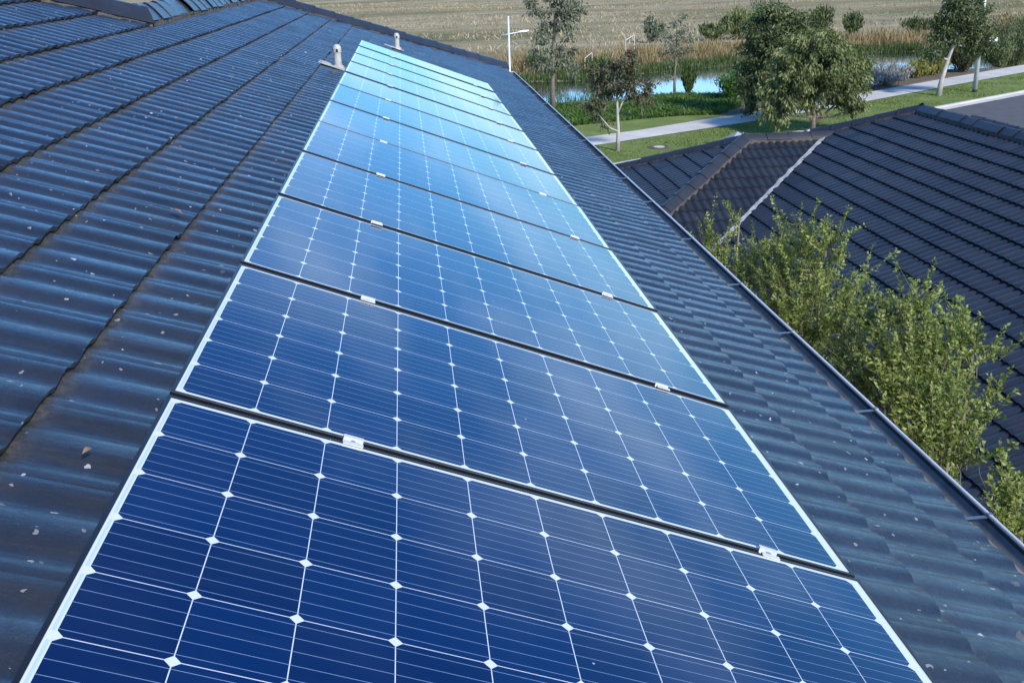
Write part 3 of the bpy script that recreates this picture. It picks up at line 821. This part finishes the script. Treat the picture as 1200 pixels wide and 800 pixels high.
# ------------------------------------------------------------------ plants
def leaves(mb, c, d, L, Wd, tint, r):
    """folded four-sided leaves: base, two sides, tip"""
    n = len(c)
    d = d / (np.linalg.norm(d, axis=1)[:, None] + 1e-9)
    rv = r.normal(size=(n, 3)); sd = np.cross(d, rv); sd /= np.linalg.norm(sd, axis=1)[:, None] + 1e-9
    nn = np.cross(sd, d)
    L = np.broadcast_to(np.asarray(L, float), (n,))[:, None]; Wd = np.broadcast_to(np.asarray(Wd, float), (n,))[:, None]
    a = c; b = c + d * L * .48 + sd * Wd * .5 + nn * Wd * .12; e = c + d * L * .48 - sd * Wd * .5 + nn * Wd * .12; t_ = c + d * L - nn * L * .06
    V = np.stack([a, b, t_, e], 1).reshape(-1, 3)
    mb.add(V, np.arange(4 * n).reshape(-1, 4), tint=np.repeat(np.clip(tint, 0, 1), 4))

def tree(name, base, trunk, r0, lobes, clumps, per, leaf, spread, lfmat, bark, label, cat='tree', group=None, droop=.5, seed=1, forks=(), bare=.45, twig=.010):
    r = np.random.default_rng(seed)
    base = np.array(base, float)
    root = thing(name, base, label, cat, group)
    tm, cm = MB(), MB()
    tk = np.array(trunk, float)
    rr = np.linspace(r0, r0 * .35, len(tk)); rr[0] *= 1.25
    tm.tube(tk, rr, 9)
    for f in forks: tm.tube(np.array(f, float), np.linspace(r0 * .6, r0 * .25, len(f)), 7)
    for (cx, cy, cz, rx_, rz_) in lobes:
        c = np.array([cx, cy, cz], float)
        i = int(np.argmin(np.linalg.norm(tk - (c - np.array([0, 0, rz_ * .8])), axis=1))); i = max(1, i)
        s_ = tk[i]
        mid = (s_ + c) / 2 + r.normal(0, .08, 3) + np.array([0, 0, -.05])
        tm.tube([s_, mid, c], [rr[i] * .7, rr[i] * .45, twig * 1.4], 6)
        n = max(3, int(clumps * (rx_ * rx_ * rz_) ** .75))
        q = r.normal(size=(n, 3)); q /= np.linalg.norm(q, axis=1)[:, None]
        q *= (r.random(n) ** .45)[:, None]
        cc = c + q * np.array([rx_, rx_, rz_])
        for k_ in range(n):
            st = c + (cc[k_] - c) * .1
            tm.tube([st, (st + cc[k_]) / 2 + r.normal(0, .05, 3), cc[k_]], [twig, twig * .7, twig * .35], 4, False)
        m_ = r.poisson(per * 3.0, n) + 3
        idx = np.repeat(np.arange(n), m_)
        N = len(idx)
        sp = spread * (0.7 + .6 * r.random(n))
        pos = cc[idx] + r.normal(size=(N, 3)) * (sp[idx])[:, None] * np.array([1, 1, .75])
        out = pos - c; out /= np.linalg.norm(out, axis=1)[:, None] + 1e-6
        d = out * .6 + r.normal(size=(N, 3)) * .7 + np.array([0, 0, -droop * 2])
        ct = r.normal(.5, .2, n)
        tint = ct[idx] + r.normal(0, .16, N)
        sz = leaf * .95 * (.6 + .8 * r.random(N))
        leaves(cm, pos, d, sz, sz * .42, tint, r)
    tm.build('trunk', bark, root, None, True)
    cm.build('crown', lfmat, root)
    return root

Z0 = -5.5
GT = 'trees between the footpath and the pond'
tree('gum_tree', (6.91, 45.4, Z0), [(0, 0, -.1), (0, 0, 1.0), (.03, 0, 2.0), (.1, .05, 3.2), (.2, 0, 4.4), (.25, 0, 5.8)], .11,
     [(.3, 0, 4.4, .85, .9), (.15, .1, 5.4, .95, .9), (.75, -.1, 3.7, .6, .6), (-.5, .2, 3.2, .5, .7), (.6, 0, 2.6, .6, .7), (-.25, 0, 2.3, .55, .55), (-.75, 0, 4.4, .4, .5), (1.05, .1, 4.3, .45, .5), (-.65, 0, 1.9, .4, .45), (.9, 0, 1.9, .4, .35)],
     34, 14, .16, .13, M['lf_euc'], M['bark_dark'], 'tall loose grey green gum tree with hanging leaves, beside the slim lamp post', group=GT, droop=.8, seed=21)
tree('gum_tree', (7.61, 34.3, Z0), [(0, 0, -.1), (.03, 0, .7), (.0, 0, 1.35), (-.02, 0, 1.8), (-.06, 0, 2.4)], .07,
     [(-.1, 0, 2.65, .8, .5), (-.6, .1, 2.45, .5, .45), (.65, 0, 2.3, .55, .5), (.1, 0, 3.05, .55, .35), (-.65, -.1, 1.95, .3, .35), (.15, .2, 2.15, .7, .35), (-.6, 0, 1.25, .3, .45), (-1.0, 0, 1.75, .3, .12)],
     46, 15, .15, .10, M['lf_brown'], M['bark_pale'], 'small bronze leaved tree with forked pale trunk on the lawn by the footpath', group=GT, droop=.4, seed=22,
     forks=([(0, 0, 1.3), (.12, 0, 1.6), (.28, 0, 1.9), (.34, 0, 2.3)],))
tree('sapling', (10.11, 41.6, Z0), [(0, 0, -.1), (-.03, 0, .4), (-.1, 0, .8), (-.12, 0, 1.3)], .03,
     [(0, 0, 1.05, .3, .45), (.3, 0, .85, .2, .3), (-.3, .0, .9, .25, .3)], 60, 12, .14, .08, M['lf_brown'], M['bark_dark'], 'small brownish sapling at the edge of the green ground cover', group=GT, seed=23)
tree('gum_tree', (13.42, 49.2, Z0 - .05), [(0, 0, -.1), (-.03, 0, .9), (.02, 0, 1.7), (.05, 0, 2.6), (.05, 0, 3.6)], .065,
     [(0, 0, 2.7, .75, .8), (-.5, 0, 2.0, .45, .5), (.55, 0, 2.1, .45, .55), (.1, 0, 3.5, .5, .55), (.7, 0, 2.9, .4, .4), (-.6, 0, 3.0, .35, .4), (-.4, 0, 1.0, .15, .15)],
     30, 9, .14, .13, M['lf_euc'], M['bark_dark'], 'thin sparse grey leaved tree standing in front of the bright pond water', group=GT, droop=.6, seed=24)
tree('wattle_tree', (15.35, 40.6, Z0), [(0, 0, -.1), (0, 0, .8), (-.1, 0, 1.8), (0, 0, 3.0), (.1, 0, 4.0)], .10,
     [(0, 0, 3.0, 1.25, 1.1), (-.85, 0, 2.2, .75, 1.1), (.7, .1, 3.5, .8, .8), (-.2, .1, 4.0, .75, .5), (-.95, 0, 1.1, .5, .8), (1.1, 0, 3.1, .5, .5), (-.75, 0, 3.5, .6, .6), (0, 0, 1.6, 1.0, .9)],
     62, 17, .17, .13, M['lf_dark'], M['bark_dark'], 'taller dark olive tree behind the drooping wattle above the neighbouring roof', group=GT, droop=.4, seed=25)
tree('wattle_tree', (15.35, 36.3, Z0), [(0, 0, -.1), (.02, 0, .6), (-.05, 0, 1.2), (.05, 0, 2.2), (.1, 0, 3.2)], .09,
     [(0, 0, 2.25, 1.55, 1.05), (.05, 0, 3.2, 1.05, .65), (-1.2, -.1, 1.5, .8, .9), (1.25, 0, 1.75, .8, .9), (.6, .1, 2.8, 1.05, .65), (-.75, 0, 2.6, .9, .65), (1.65, 0, 1.0, .4, .55), (-1.45, 0, .75, .45, .5), (-.4, 0, 1.2, .6, .4), (1.5, 0, 2.4, .5, .5), (.9, .2, 1.2, .6, .4)],
     62, 17, .17, .12, M['lf_wattle'], M['bark_dark'], 'rounded light olive wattle tree with drooping foliage just beyond the neighbouring roof', group=GT, droop=.7, seed=26,
     forks=([(0, 0, .3), (.35, 0, .9), (.8, 0, 1.5)], [(0, 0, .4), (-.4, 0, 1.0), (-.8, 0, 1.6)], [(0, 0, .3), (.6, .1, .8), (1.2, .1, 1.3)]))
tree('gum_tree', (24.5, 44.7, Z0), [(0, 0, -.1), (.12, 0, .8), (.3, 0, 1.6), (.5, 0, 2.3), (.8, 0, 3.2), (.9, 0, 4.0)], .12,
     [(.9, 0, 3.6, 1.1, .75), (.2, 0, 3.2, .7, .6), (1.6, 0, 2.65, .65, .55), (2.0, 0, 2.35, .4, .45), (1.0, 0, 2.5, .8, .45), (-.35, 0, 2.0, .35, .5), (-.1, 0, 2.7, .45, .4), (.5, .0, 4.2, .6, .3), (1.5, 0, 2.0, .5, .3)],
     66, 17, .16, .12, M['lf_dark'], M['bark_pale'], 'dense dark green tree with leaning pale trunk on the verge near the road', group=GT, droop=.3, seed=27,
     forks=([(.45, 0, 2.1), (.75, 0, 2.5), (1.2, 0, 2.9)],))

def bush(name, base, rx_, h, n, leaf, mat, label, group, seed, spiky=.5, cat='shrub'):
    r = np.random.default_rng(seed)
    b = np.array(base, float); b[2] = float(gz(b[0], b[1])) if base[2] is None else base[2]
    root = thing(name, b, label, cat, group)
    st, cm = MB(), MB()
    k = max(5, n // 60)
    an = r.random(k) * 2 * np.pi; rad = np.sqrt(r.random(k)) * rx_
    tips = np.stack([np.cos(an) * rad, np.sin(an) * rad, h * (.35 + .65 * np.sqrt(np.clip(1 - (rad / rx_) ** 2 * .85, 0, 1))) * (.78 + .3 * r.random(k))], 1)
    for t_ in tips: st.tube([(0, 0, -.05), t_ * np.array([.5, .5, .45]), t_], [.015, .01, .004], 4, False)
    idx = r.integers(0, k, n); f = r.random(n) ** .6
    pos = tips[idx] * f[:, None] ** np.array([.8, .8, 1]) + r.normal(0, 1, (n, 3)) * rx_ * np.array([.13, .13, .10])
    pos[:, 2] = np.maximum(pos[:, 2], .02)
    d = tips[idx] * .4 + np.array([0, 0, spiky * 1.5]) + r.normal(size=(n, 3)) * .6
    ct = r.normal(.5, .2, k)
    sz = leaf * (.6 + .8 * r.random(n))
    leaves(cm, pos, d, sz, sz * .36, ct[idx] + r.normal(0, .15, n), r)
    st.build('stem', M['bark_dark'], root); cm.build('foliage', mat, root)
    return root

bush('shrub', (15.55, 46.6, Z0), .85, 1.25, 2600, .14, M['lf_bright'], 'round fresh green shrub at the pond edge left of the dark olive tree', None, 31)
bush('shrub', (16.6, 45.6, Z0), .55, .75, 900, .13, M['lf_bright'], 'low fresh green shrub at the right foot of the round green shrub', None, 32)
bush('rush_clump', (14.5, 50.6, -5.8), .32, 1.35, 900, .3, M['rush'], 'narrow dark rush clump standing in front of the bright pond', None, 33, 1.6, 'rushes')
sv = [(25.8, 51.2), (19.9, 46.3), (20.9, 47.3), (21.4, 48.6), (22.4, 48.2), (23.2, 49.6), (24.2, 49.5), (25.0, 50.9), (22.9, 51.0), (21.9, 50.2)]
for i, (x, y) in enumerate(sv):
    bush('shrub', (x, y, Z0), .75 + .12 * (i % 3), .68 + .12 * ((i * 2) % 3), 1300, .13, M['lf_silver'], 'silver grey shrub in the mulched bed along the footpath', 'silver shrubs along the footpath', 40 + i, 1.0)
yl = [(27.0, 52.0), (27.7, 52.6), (28.4, 53.1), (29.2, 53.7), (28.0, 53.6)]
for i, (x, y) in enumerate(yl):
    bush('tussock', (x, y, Z0), .6, .62, 700, .26, M['lf_yellow'], 'yellow green grass tussock behind the leaning tree trunk', 'yellow tussocks along the footpath', 60 + i, 1.6, 'tussock')
for i, (x, y, rx_, h, n, mt, lb) in enumerate((
    (30.6, 53.9, 1.0, 1.5, 1800, 'lf_brown', 'dusty olive shrub to the right of the white street lamp base'),
    (29.6, 55.0, .9, 1.4, 1400, 'lf_dark', 'dark shrub half hidden behind the leaning tree crown'),
    (31.3, 54.9, .5, .7, 600, 'lf_yellow', 'small yellow shrub at the end of the dusty olive shrub'),
    (34.6, 57.2, 1.1, 1.5, 1800, 'lf_dark', 'dark green shrub beside the footpath at the right picture edge'),
    (36.6, 59.0, 1.3, 2.1, 2000, 'lf_dark', 'larger dark green shrub behind the edge shrub at the far right'),
    (24.7, 81.6, 1.2, 1.3, 1200, 'lf_dark', 'low dark shrub on the far bank left of the taller olive shrubs'),
    (26.8, 82.2, 1.4, 2.3, 1800, 'lf_wattle', 'taller olive shrub on the far bank behind the straw reeds'),
    (28.4, 82.0, 1.3, 2.2, 1600, 'lf_wattle', 'olive shrub on the far bank partly behind the dark olive tree'),
    (33.6, 82.0, 1.4, 2.3, 1600, 'lf_dark', 'dark upright shrub on the far bank right of the wattle tree'),
    (36.0, 81.3, 1.0, 1.7, 1200, 'lf_dark', 'smaller dark shrub on the far bank beside the upright shrub'),
    (41.3, 81.2, 1.3, 1.2, 1200, 'lf_dark', 'low dark shrub left of the leaning tree on the far bank'),
    (19.9, 82.0, 1.0, 2.0, 700, 'lf_euc', 'thin grey shrub on the field above the sparse grey tree'),
    (44.3, 72.5, 2.0, 1.9, 2000, 'reed', 'broad straw brown shrub at the right end of the pond'),
    (42.6, 68.5, 1.8, 2.0, 2000, 'lf_dark', 'dark green shrub hanging over the right end of the pond'),
    (9.0, 64.8, 1.5, 1.0, 1300, 'lf_dark', 'dark bank shrub behind the tall gum tree'),
    (12.4, 63.6, 1.3, .9, 1300, 'rush', 'green bank shrub behind the bronze leaved tree'),
    (41.0, 118.0, 1.6, 1.8, 500, 'lf_euc', 'lone shrub out on the dry field'))):
    bush('shrub', (x, y, None), rx_, h, n, .2 if y < 75 else .28, M[mt], lb, None, 80 + i, .9)

def blades(poly_pts, n, h, w, seed, tint=(.5, .2), lean=.25, zoff=0, patch=0):
    r = np.random.default_rng(seed)
    P_ = np.array(poly_pts, float)
    lo_, hi_ = P_.min(0), P_.max(0)
    pts = np.zeros((0, 2))
    while len(pts) < n:
        c = lo_ + r.random((n * 2, 2)) * (hi_ - lo_)
        pts = np.concatenate([pts, c[inside(poly_pts, c[:, 0], c[:, 1])]])
    pts = pts[:n]
    z = gz(pts[:, 0], pts[:, 1]) + zoff
    # patchy height
    ph = .7 + .3 * np.sin(pts[:, 0] * 1.3 + np.sin(pts[:, 1] * .9) * 2) * np.sin(pts[:, 1] * 1.1 + 1) + .15 * r.normal(size=n)
    hh = h * np.clip(ph, .35, 1.4)
    tt = np.clip(r.normal(tint[0], tint[1], n), 0, 1)
    if patch:
        px, py = pts[:, 0], pts[:, 1]
        pt = np.zeros(n)
        for q_ in range(36):
            kx, ky = r.normal(0, .10 if q_ < 18 else .45, 2) * np.array([.55, 1.3]); pt += np.sin(px * kx + py * ky + r.random() * 6.3) / 4.2
        pt -= .5 * np.exp(-((py - 80) / 9) ** 2)
        tt = np.clip(tt + patch * pt, 0, 1)
        hh *= np.clip(.75 + .5 * pt, .25, 1.3)
    an = r.random(n) * np.pi
    sd = np.stack([np.cos(an), np.sin(an), np.zeros(n)], 1) * (w * (.6 + .8 * r.random(n)))[:, None] * .5
    b = np.stack([pts[:, 0], pts[:, 1], z - .03], 1)
    ln = np.concatenate([r.normal(0, lean, (n, 2)), np.ones((n, 1))], 1) * hh[:, None]
    md = b + ln * np.array([.4, .4, .6])
    tp_ = b + ln
    V = np.stack([b - sd, b + sd, md + sd * .8, tp_ + sd * .15, tp_ - sd * .15, md - sd * .8], 1).reshape(-1, 3)
    i6 = np.arange(n) * 6
    q = np.concatenate([np.stack([i6, i6 + 1, i6 + 2, i6 + 5], 1), np.stack([i6 + 5, i6 + 2, i6 + 3, i6 + 4], 1)])
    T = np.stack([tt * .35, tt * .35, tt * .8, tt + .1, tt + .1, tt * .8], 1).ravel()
    return MB().add(V, q, tint=np.clip(T, 0, 1))

def stuff(mb, name, mat, label, cat):
    return tag(mb.build(name, mat), label, cat, None, 'stuff')
RB = [(-8, 65.5), (7, 64), (11.8, 63.2), (15.6, 66), (22.7, 69), (27, 71.3), (32.5, 73.5), (37.2, 73.6), (41, 67.5), (45, 66), (48, 76), (40, 78.5), (30, 77.5), (22, 74), (14, 70.5), (6, 68.5), (-8, 70)]
stuff(blades(RB, 18000, .95, .05, 101, (.62, .2)), 'reed_bed', M['reed'], 'band of straw coloured reeds along the far bank of the pond', 'reeds')
RG = [(-8, 63.2), (-3, 63.4), (7, 61.9), (11.8, 61.3), (15.6, 64.2), (22.7, 67.1), (27, 69.4), (32.5, 71.7), (37.2, 71.7), (40.2, 65.5), (41, 67.5), (37.2, 73.6), (32.5, 73.5), (27, 71.3), (22.7, 69), (15.6, 66), (11.8, 63.2), (7, 64), (-8, 65.5)]
stuff(blades(RG, 10000, .55, .05, 102, (.55, .22)), 'rush_bed', M['rush'], 'green rushes at the waterline of the far bank', 'rushes')
BED = [(-6, 36), (1, 39.2), (7.14, 40.6), (10, 41.6), (11.9, 42.05), (13.3, 41.9), (15.2, 44.1), (16.0, 47.2), (16.3, 49.6), (12.5, 49.8), (7, 47.8), (-2, 49)]
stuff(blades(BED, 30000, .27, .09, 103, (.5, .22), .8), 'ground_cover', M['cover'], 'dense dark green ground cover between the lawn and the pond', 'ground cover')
stuff(blades([(-5, 50.2), (7, 48.9), (10.5, 50.3), (10.5, 52), (7, 50.4), (-4, 52.5)], 700, .75, .05, 104, (.6, .2), .25), 'pond_reeds', M['rush'], 'thin loose reeds at the near water edge under the tall gum tree', 'reeds')
FIELD = [(-60, 68), (-8, 68), (6, 68.5), (22, 74), (40, 78.5), (48, 72), (60, 75), (130, 120), (150, 200), (-120, 200)]
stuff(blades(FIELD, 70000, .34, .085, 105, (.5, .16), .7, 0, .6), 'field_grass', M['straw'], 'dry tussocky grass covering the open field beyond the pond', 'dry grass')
LAWNP = [(3, 33.6), (7.05, 35.5), (10.87, 37.6), (13.9, 39.3), (20.9, 43.8), (33, 52), (33, 47.8), (28.9, 45.3), (18.8, 39.1), (8, 32.7), (4, 30.6)]
stuff(blades(LAWNP, 30000, .075, .05, 106, (.5, .25), .6, .03), 'lawn_grass', M['lf_lawn'], 'short green blades of the mown lawn between footpath and kerb', 'lawn grass')

# shrubs standing between the two houses, seen over the gutter
def hedge_shrub(base, blobs, n, seed, label, leaf=.052, matn='lf_shrub'):
    r = np.random.default_rng(seed)
    b = np.array(base, float)
    root = thing('garden_shrub', b, label, 'shrub', 'tall shrubs between the two houses')
    st, cm = MB(), MB()
    wts = np.array([q[3] ** 2 * q[4] for q in blobs]) ** .62; wts[-1] = min(wts[-1], wts[:-1].sum() * .35); wts /= wts.sum()
    axis_top = max(q[2] for q in blobs)
    for k_ in range(4):
        bl = blobs[k_ % len(blobs)]
        st.tube([np.array([r.normal(0, .06), r.normal(0, .06), -.1]), np.array([(bl[0] - b[0]) * .4, (bl[1] - b[1]) * .4, (bl[2] - b[2]) * .5]), np.array([bl[0] - b[0], bl[1] - b[1], bl[2] - b[2]])], [.03, .02, .009], 6)
    for bl, wt in zip(blobs, wts):
        m_ = max(4, int(n * wt * 1.1))
        c = np.array(bl[:3]) - b
        q = r.normal(size=(m_, 3)); q /= np.linalg.norm(q, axis=1)[:, None]; q *= (r.random(m_) ** .4)[:, None]
        s0 = c + q * np.array([bl[3], bl[3], bl[4]])
        for k_ in range(m_):
            out = q[k_] * np.array([1, 1, .3]); Ls = (.10 + .22 * r.random()) * (1.9 if r.random() < .10 else 1)
            d = np.array([0, 0, 1.0]) + out * .8 + r.normal(0, .30, 3); d /= np.linalg.norm(d)
            e = s0[k_] + d * Ls; mid = s0[k_] + d * Ls * .5 + r.normal(0, .02, 3)
            inner = c + (s0[k_] - c) * .45 - np.array([0, 0, .12])
            if k_ % 3 == 0: st.tube([inner + r.normal(0, .03, 3), s0[k_], mid, e], [.0045, .003, .002, .0008], 4, False)
            else: st.tube([s0[k_], mid, e], [.003, .002, .0008], 4, False)
            ml = int(min(Ls, .4) / .0085) + 4
            f = r.random(ml) ** .8
            pos = s0[k_] * (1 - f)[:, None] + e * f[:, None] + r.normal(0, .006, (ml, 3))
            az = r.random(ml) * 2 * np.pi
            dd = d * .65 + np.stack([np.cos(az), np.sin(az), .1 + .5 * r.normal(size=ml)], 1) * 1.1
            sz = leaf * (.55 + .65 * r.random(ml)) * (1.05 - .35 * f)
            leaves(cm, pos, dd, sz * .90, sz * .50, r.normal(.42, .17) + .28 * (f - .4) + r.normal(0, .13, ml), r)
    st.build('stem', M['twig'], root, None, True); cm.build('foliage', M[matn], root)
    return root
GZ = -6.3
hedge_shrub((3.40, 8.13, GZ), [(3.35, 8.38, -1.86, 0.15, 0.13), (3.5, 8.07, -1.52, 0.05, 0.04), (3.35, 7.95, -1.97, 0.17, 0.16), (3.4, 8.13, -2.72, 0.2, 0.45)], 70, 201, 'small thin shrub farthest along the gutter, in front of the white valley', 0.046)
hedge_shrub((3.39, 6.81, GZ), [(3.4, 7.38, -1.84, 0.18, 0.16), (3.5, 7.13, -1.74, 0.17, 0.16), (3.35, 6.77, -1.95, 0.24, 0.21), (3.3, 5.96, -1.95, 0.22, 0.19), (3.39, 6.81, -2.7, 0.32, 0.45)], 190, 202, 'low bushy shrub between the thin far shrub and the tallest shrub', 0.046)
hedge_shrub((3.60, 6.62, GZ), [(3.6, 7.16, -1.59, 0.13, 0.12), (3.65, 6.79, -1.42, 0.14, 0.12), (3.7, 6.52, -1.37, 0.12, 0.11), (3.55, 6.58, -1.69, 0.27, 0.24), (3.5, 6.05, -1.76, 0.24, 0.22), (3.6, 6.62, -2.51, 0.32, 0.45)], 240, 203, 'tallest dense shrub between the houses with a tapering leafy top', 0.046)
hedge_shrub((3.49, 5.19, GZ), [(3.55, 5.58, -1.76, 0.12, 0.11), (3.6, 5.33, -1.61, 0.12, 0.1), (3.4, 5.14, -1.86, 0.24, 0.22), (3.4, 4.71, -1.75, 0.21, 0.19), (3.49, 5.19, -2.61, 0.32, 0.45)], 170, 204, 'rounded shrub right of the tallest shrub with a dip between them', 0.046)
hedge_shrub((3.61, 4.81, GZ), [(3.65, 5.18, -1.44, 0.08, 0.08), (3.7, 5.04, -1.44, 0.08, 0.07), (3.6, 4.9, -1.6, 0.16, 0.15), (3.45, 4.44, -1.64, 0.19, 0.17), (3.65, 4.49, -1.51, 0.09, 0.08), (3.61, 4.81, -2.39, 0.32, 0.45)], 170, 205, 'dense shrub with one thin leader beside the sparse branching shrub', 0.046)
hedge_shrub((3.77, 4.62, GZ), [(3.8, 4.61, -1.4, 0.06, 0.05), (3.85, 4.56, -1.44, 0.04, 0.04), (3.8, 4.78, -1.54, 0.07, 0.07), (3.8, 4.66, -1.66, 0.07, 0.06), (3.6, 4.47, -1.71, 0.1, 0.07), (3.86, 4.47, -1.5, 0.13, 0.07), (3.82, 4.32, -1.72, 0.1, 0.07), (3.77, 4.62, -2.46, 0.2, 0.45)], 56, 206, 'sparse open shrub with bare pale twigs against the dark tiled roof', 0.05)
hedge_shrub((3.34, 3.96, GZ), [(3.3, 4.32, -1.78, 0.19, 0.17), (3.35, 4.08, -1.72, 0.17, 0.15), (3.45, 3.95, -1.69, 0.12, 0.11), (3.25, 3.74, -1.77, 0.15, 0.14), (3.35, 3.7, -1.81, 0.08, 0.07), (3.34, 3.96, -2.56, 0.32, 0.45)], 150, 207, 'bright yellow green shrub pressing against the gutter', 0.046)
hedge_shrub((3.39, 3.26, GZ), [(3.4, 3.32, -1.84, 0.05, 0.05), (3.3, 3.21, -1.89, 0.06, 0.05), (3.35, 3.12, -1.87, 0.06, 0.05), (3.5, 3.39, -1.82, 0.03, 0.03), (3.39, 3.26, -2.64, 0.2, 0.45)], 40, 208, 'lowest small shrub nearest the camera at the right picture edge', 0.05)

# ------------------------------------------------------------------ street furniture
LB = np.array([4.93, 44.5, Z0])
lamp = thing('street_lamp', LB, 'slim grey lamp post with one side arm rising behind the far roof corner', 'street lamp')
ht = 4.2
MB().tube([(0, 0, -.1), (0, 0, .6), (0, 0, .62), (0, 0, ht)], [.065, .065, .048, .040], 12).build('pole', M['polewhite'], lamp, None, True)
ab = MB(); ab.tube([(-.32, .02, ht - .80), (0, 0, ht - .74), (.45, -.05, ht - .68)], .024, 8); ab.build('arm', M['polewhite'], lamp, None, True)
hd = MB(); xs = [(.40, .03), (.48, .075), (.62, .09), (.78, .07), (.86, .02)]
hd.add([(x, -.05 + s_ * w_, ht - .665 + zz + (x - .4) * .08) for x, w_ in xs for s_, zz in ((-1, -.02), (-.8, .035), (.8, .035), (1, -.02))],
       [[4 * i + j, 4 * i + (j + 1) % 4, 4 * i + 4 + (j + 1) % 4, 4 * i + 4 + j] for i in range(4) for j in range(4)], [[0, 1, 2, 3], [16, 17, 18, 19]])
hd.build('lamp_head', M['lampglass'], lamp)

SB = np.array([26.6, 45.35, Z0])
lamp2 = thing('street_lamp', SB, 'thick white street lamp pole with a small sign, behind the leaning tree', 'street lamp')
ht = 8.0
MB().tube([(0, 0, .16), (0, 0, 3), (0, 0, ht)], [.105, .095, .07], 14).build('pole', M['polewhite'], lamp2, None, True)
MB().tube([(0, 0, -.1), (0, 0, .16)], .112, 14).build('pole_base', M['black'], lamp2)
MB().tube([(0, 0, ht - .05), (.1, -.3, ht + .25), (.5, -1.5, ht + .5)], .04, 8).build('arm', M['polewhite'], lamp2, None, True)
MB().box((.40, -2.1, ht + .43), (.66, -1.45, ht + .53)).build('lamp_head', M['lampglass'], lamp2)
sg = MB().box((.22, -.36, 2.30), (.62, -.345, 2.50)); sgo = sg.build('sign_plate', M['signwhite'], lamp2)
MB().box((.36, -.3635, 2.36), (.48, -.3605, 2.44)).tube([(.0, -.05, 2.40), (.25, -.34, 2.40)], .012, 6).build('sign_mark', M['signblue'], sgo)

for i, (x, y, w_, d_, h_, lb) in enumerate(((11.4, 63.4, .40, 1.1, 1.2, 'small white handrail on the pond bank behind the bronze leaved tree'),
                                            (15.2, 69.5, .45, .6, 1.5, 'white handrail among the straw reeds left of the sparse grey tree'))):
    z = float(gz(x, y)); hr = MB()
    o = thing('handrail', (x, y, z), lb, 'handrail', 'white handrails beside the pond')
    MB().tube([(0, 0, -.1), (0, 0, h_ * .8)], .015, 8).build('post', M['rail'], o)
    MB().tube([(w_ * 1.6, d_, -.1), (w_ * 1.6, d_, h_ * .98)], .015, 8).build('post', M['rail'], o)
    MB().tube([(0, 0, h_ * .8), (w_ * 1.6, d_, h_)], .015, 8).build('rail', M['rail'], o)

PB = np.array([10.55, 30.2, Z0 - .42])
par = thing('canopy', PB, 'grey canvas canopy peak with a thin white pole beyond the neighbouring roof wing', 'canopy')
MB().tube([(0, -.55, -.1), (0, -.55, 1.66)], .022, 8).build('pole', M['rail'], par)
cv = MB(); cvt = [(0, 0, 1.62)] + [(0.62 * math.cos(math.radians(45 + 90 * i)), 0.62 * math.sin(math.radians(45 + 90 * i)), 1.30) for i in range(4)]
cv.add(cvt + [(x, y, z - .16) for x, y, z in cvt[1:]], [[1 + i, 1 + (i + 1) % 4, 5 + (i + 1) % 4, 5 + i] for i in range(4)], [[0, 1 + i, 1 + (i + 1) % 4] for i in range(4)])
cv.build('canvas_cover', M['canvas'], par)
for i in range(4):
    x, y, z = cvt[1 + i]; MB().tube([(x * .97, y * .97, -.5), (x * .97, y * .97, .97)], .02, 6).build('leg', M['rail'], par)

pit = thing('pit_lid', (9.15, 34.6, -5.46), 'round pale concrete pit lid with a brown earth ring in the lawn', 'pit lid')
rg = MB(); a_ = np.linspace(0, 2 * np.pi, 33)[:-1]
MB().tube([(0, 0, -.05), (0, 0, .035)], .20, 28).build('lid', M['concrete'], pit)
V = [(r_ * math.cos(q) * (1 + .08 * math.sin(3 * q + r_)), r_ * math.sin(q), z) for r_, z in ((.21, .03), (.30, .04), (.42, .0)) for q in a_]
rg.add(V, [[l * 32 + j, l * 32 + (j + 1) % 32, (l + 1) * 32 + (j + 1) % 32, (l + 1) * 32 + j] for l in range(2) for j in range(32)])
rg.build('earth_ring', M['mortar'], pit)
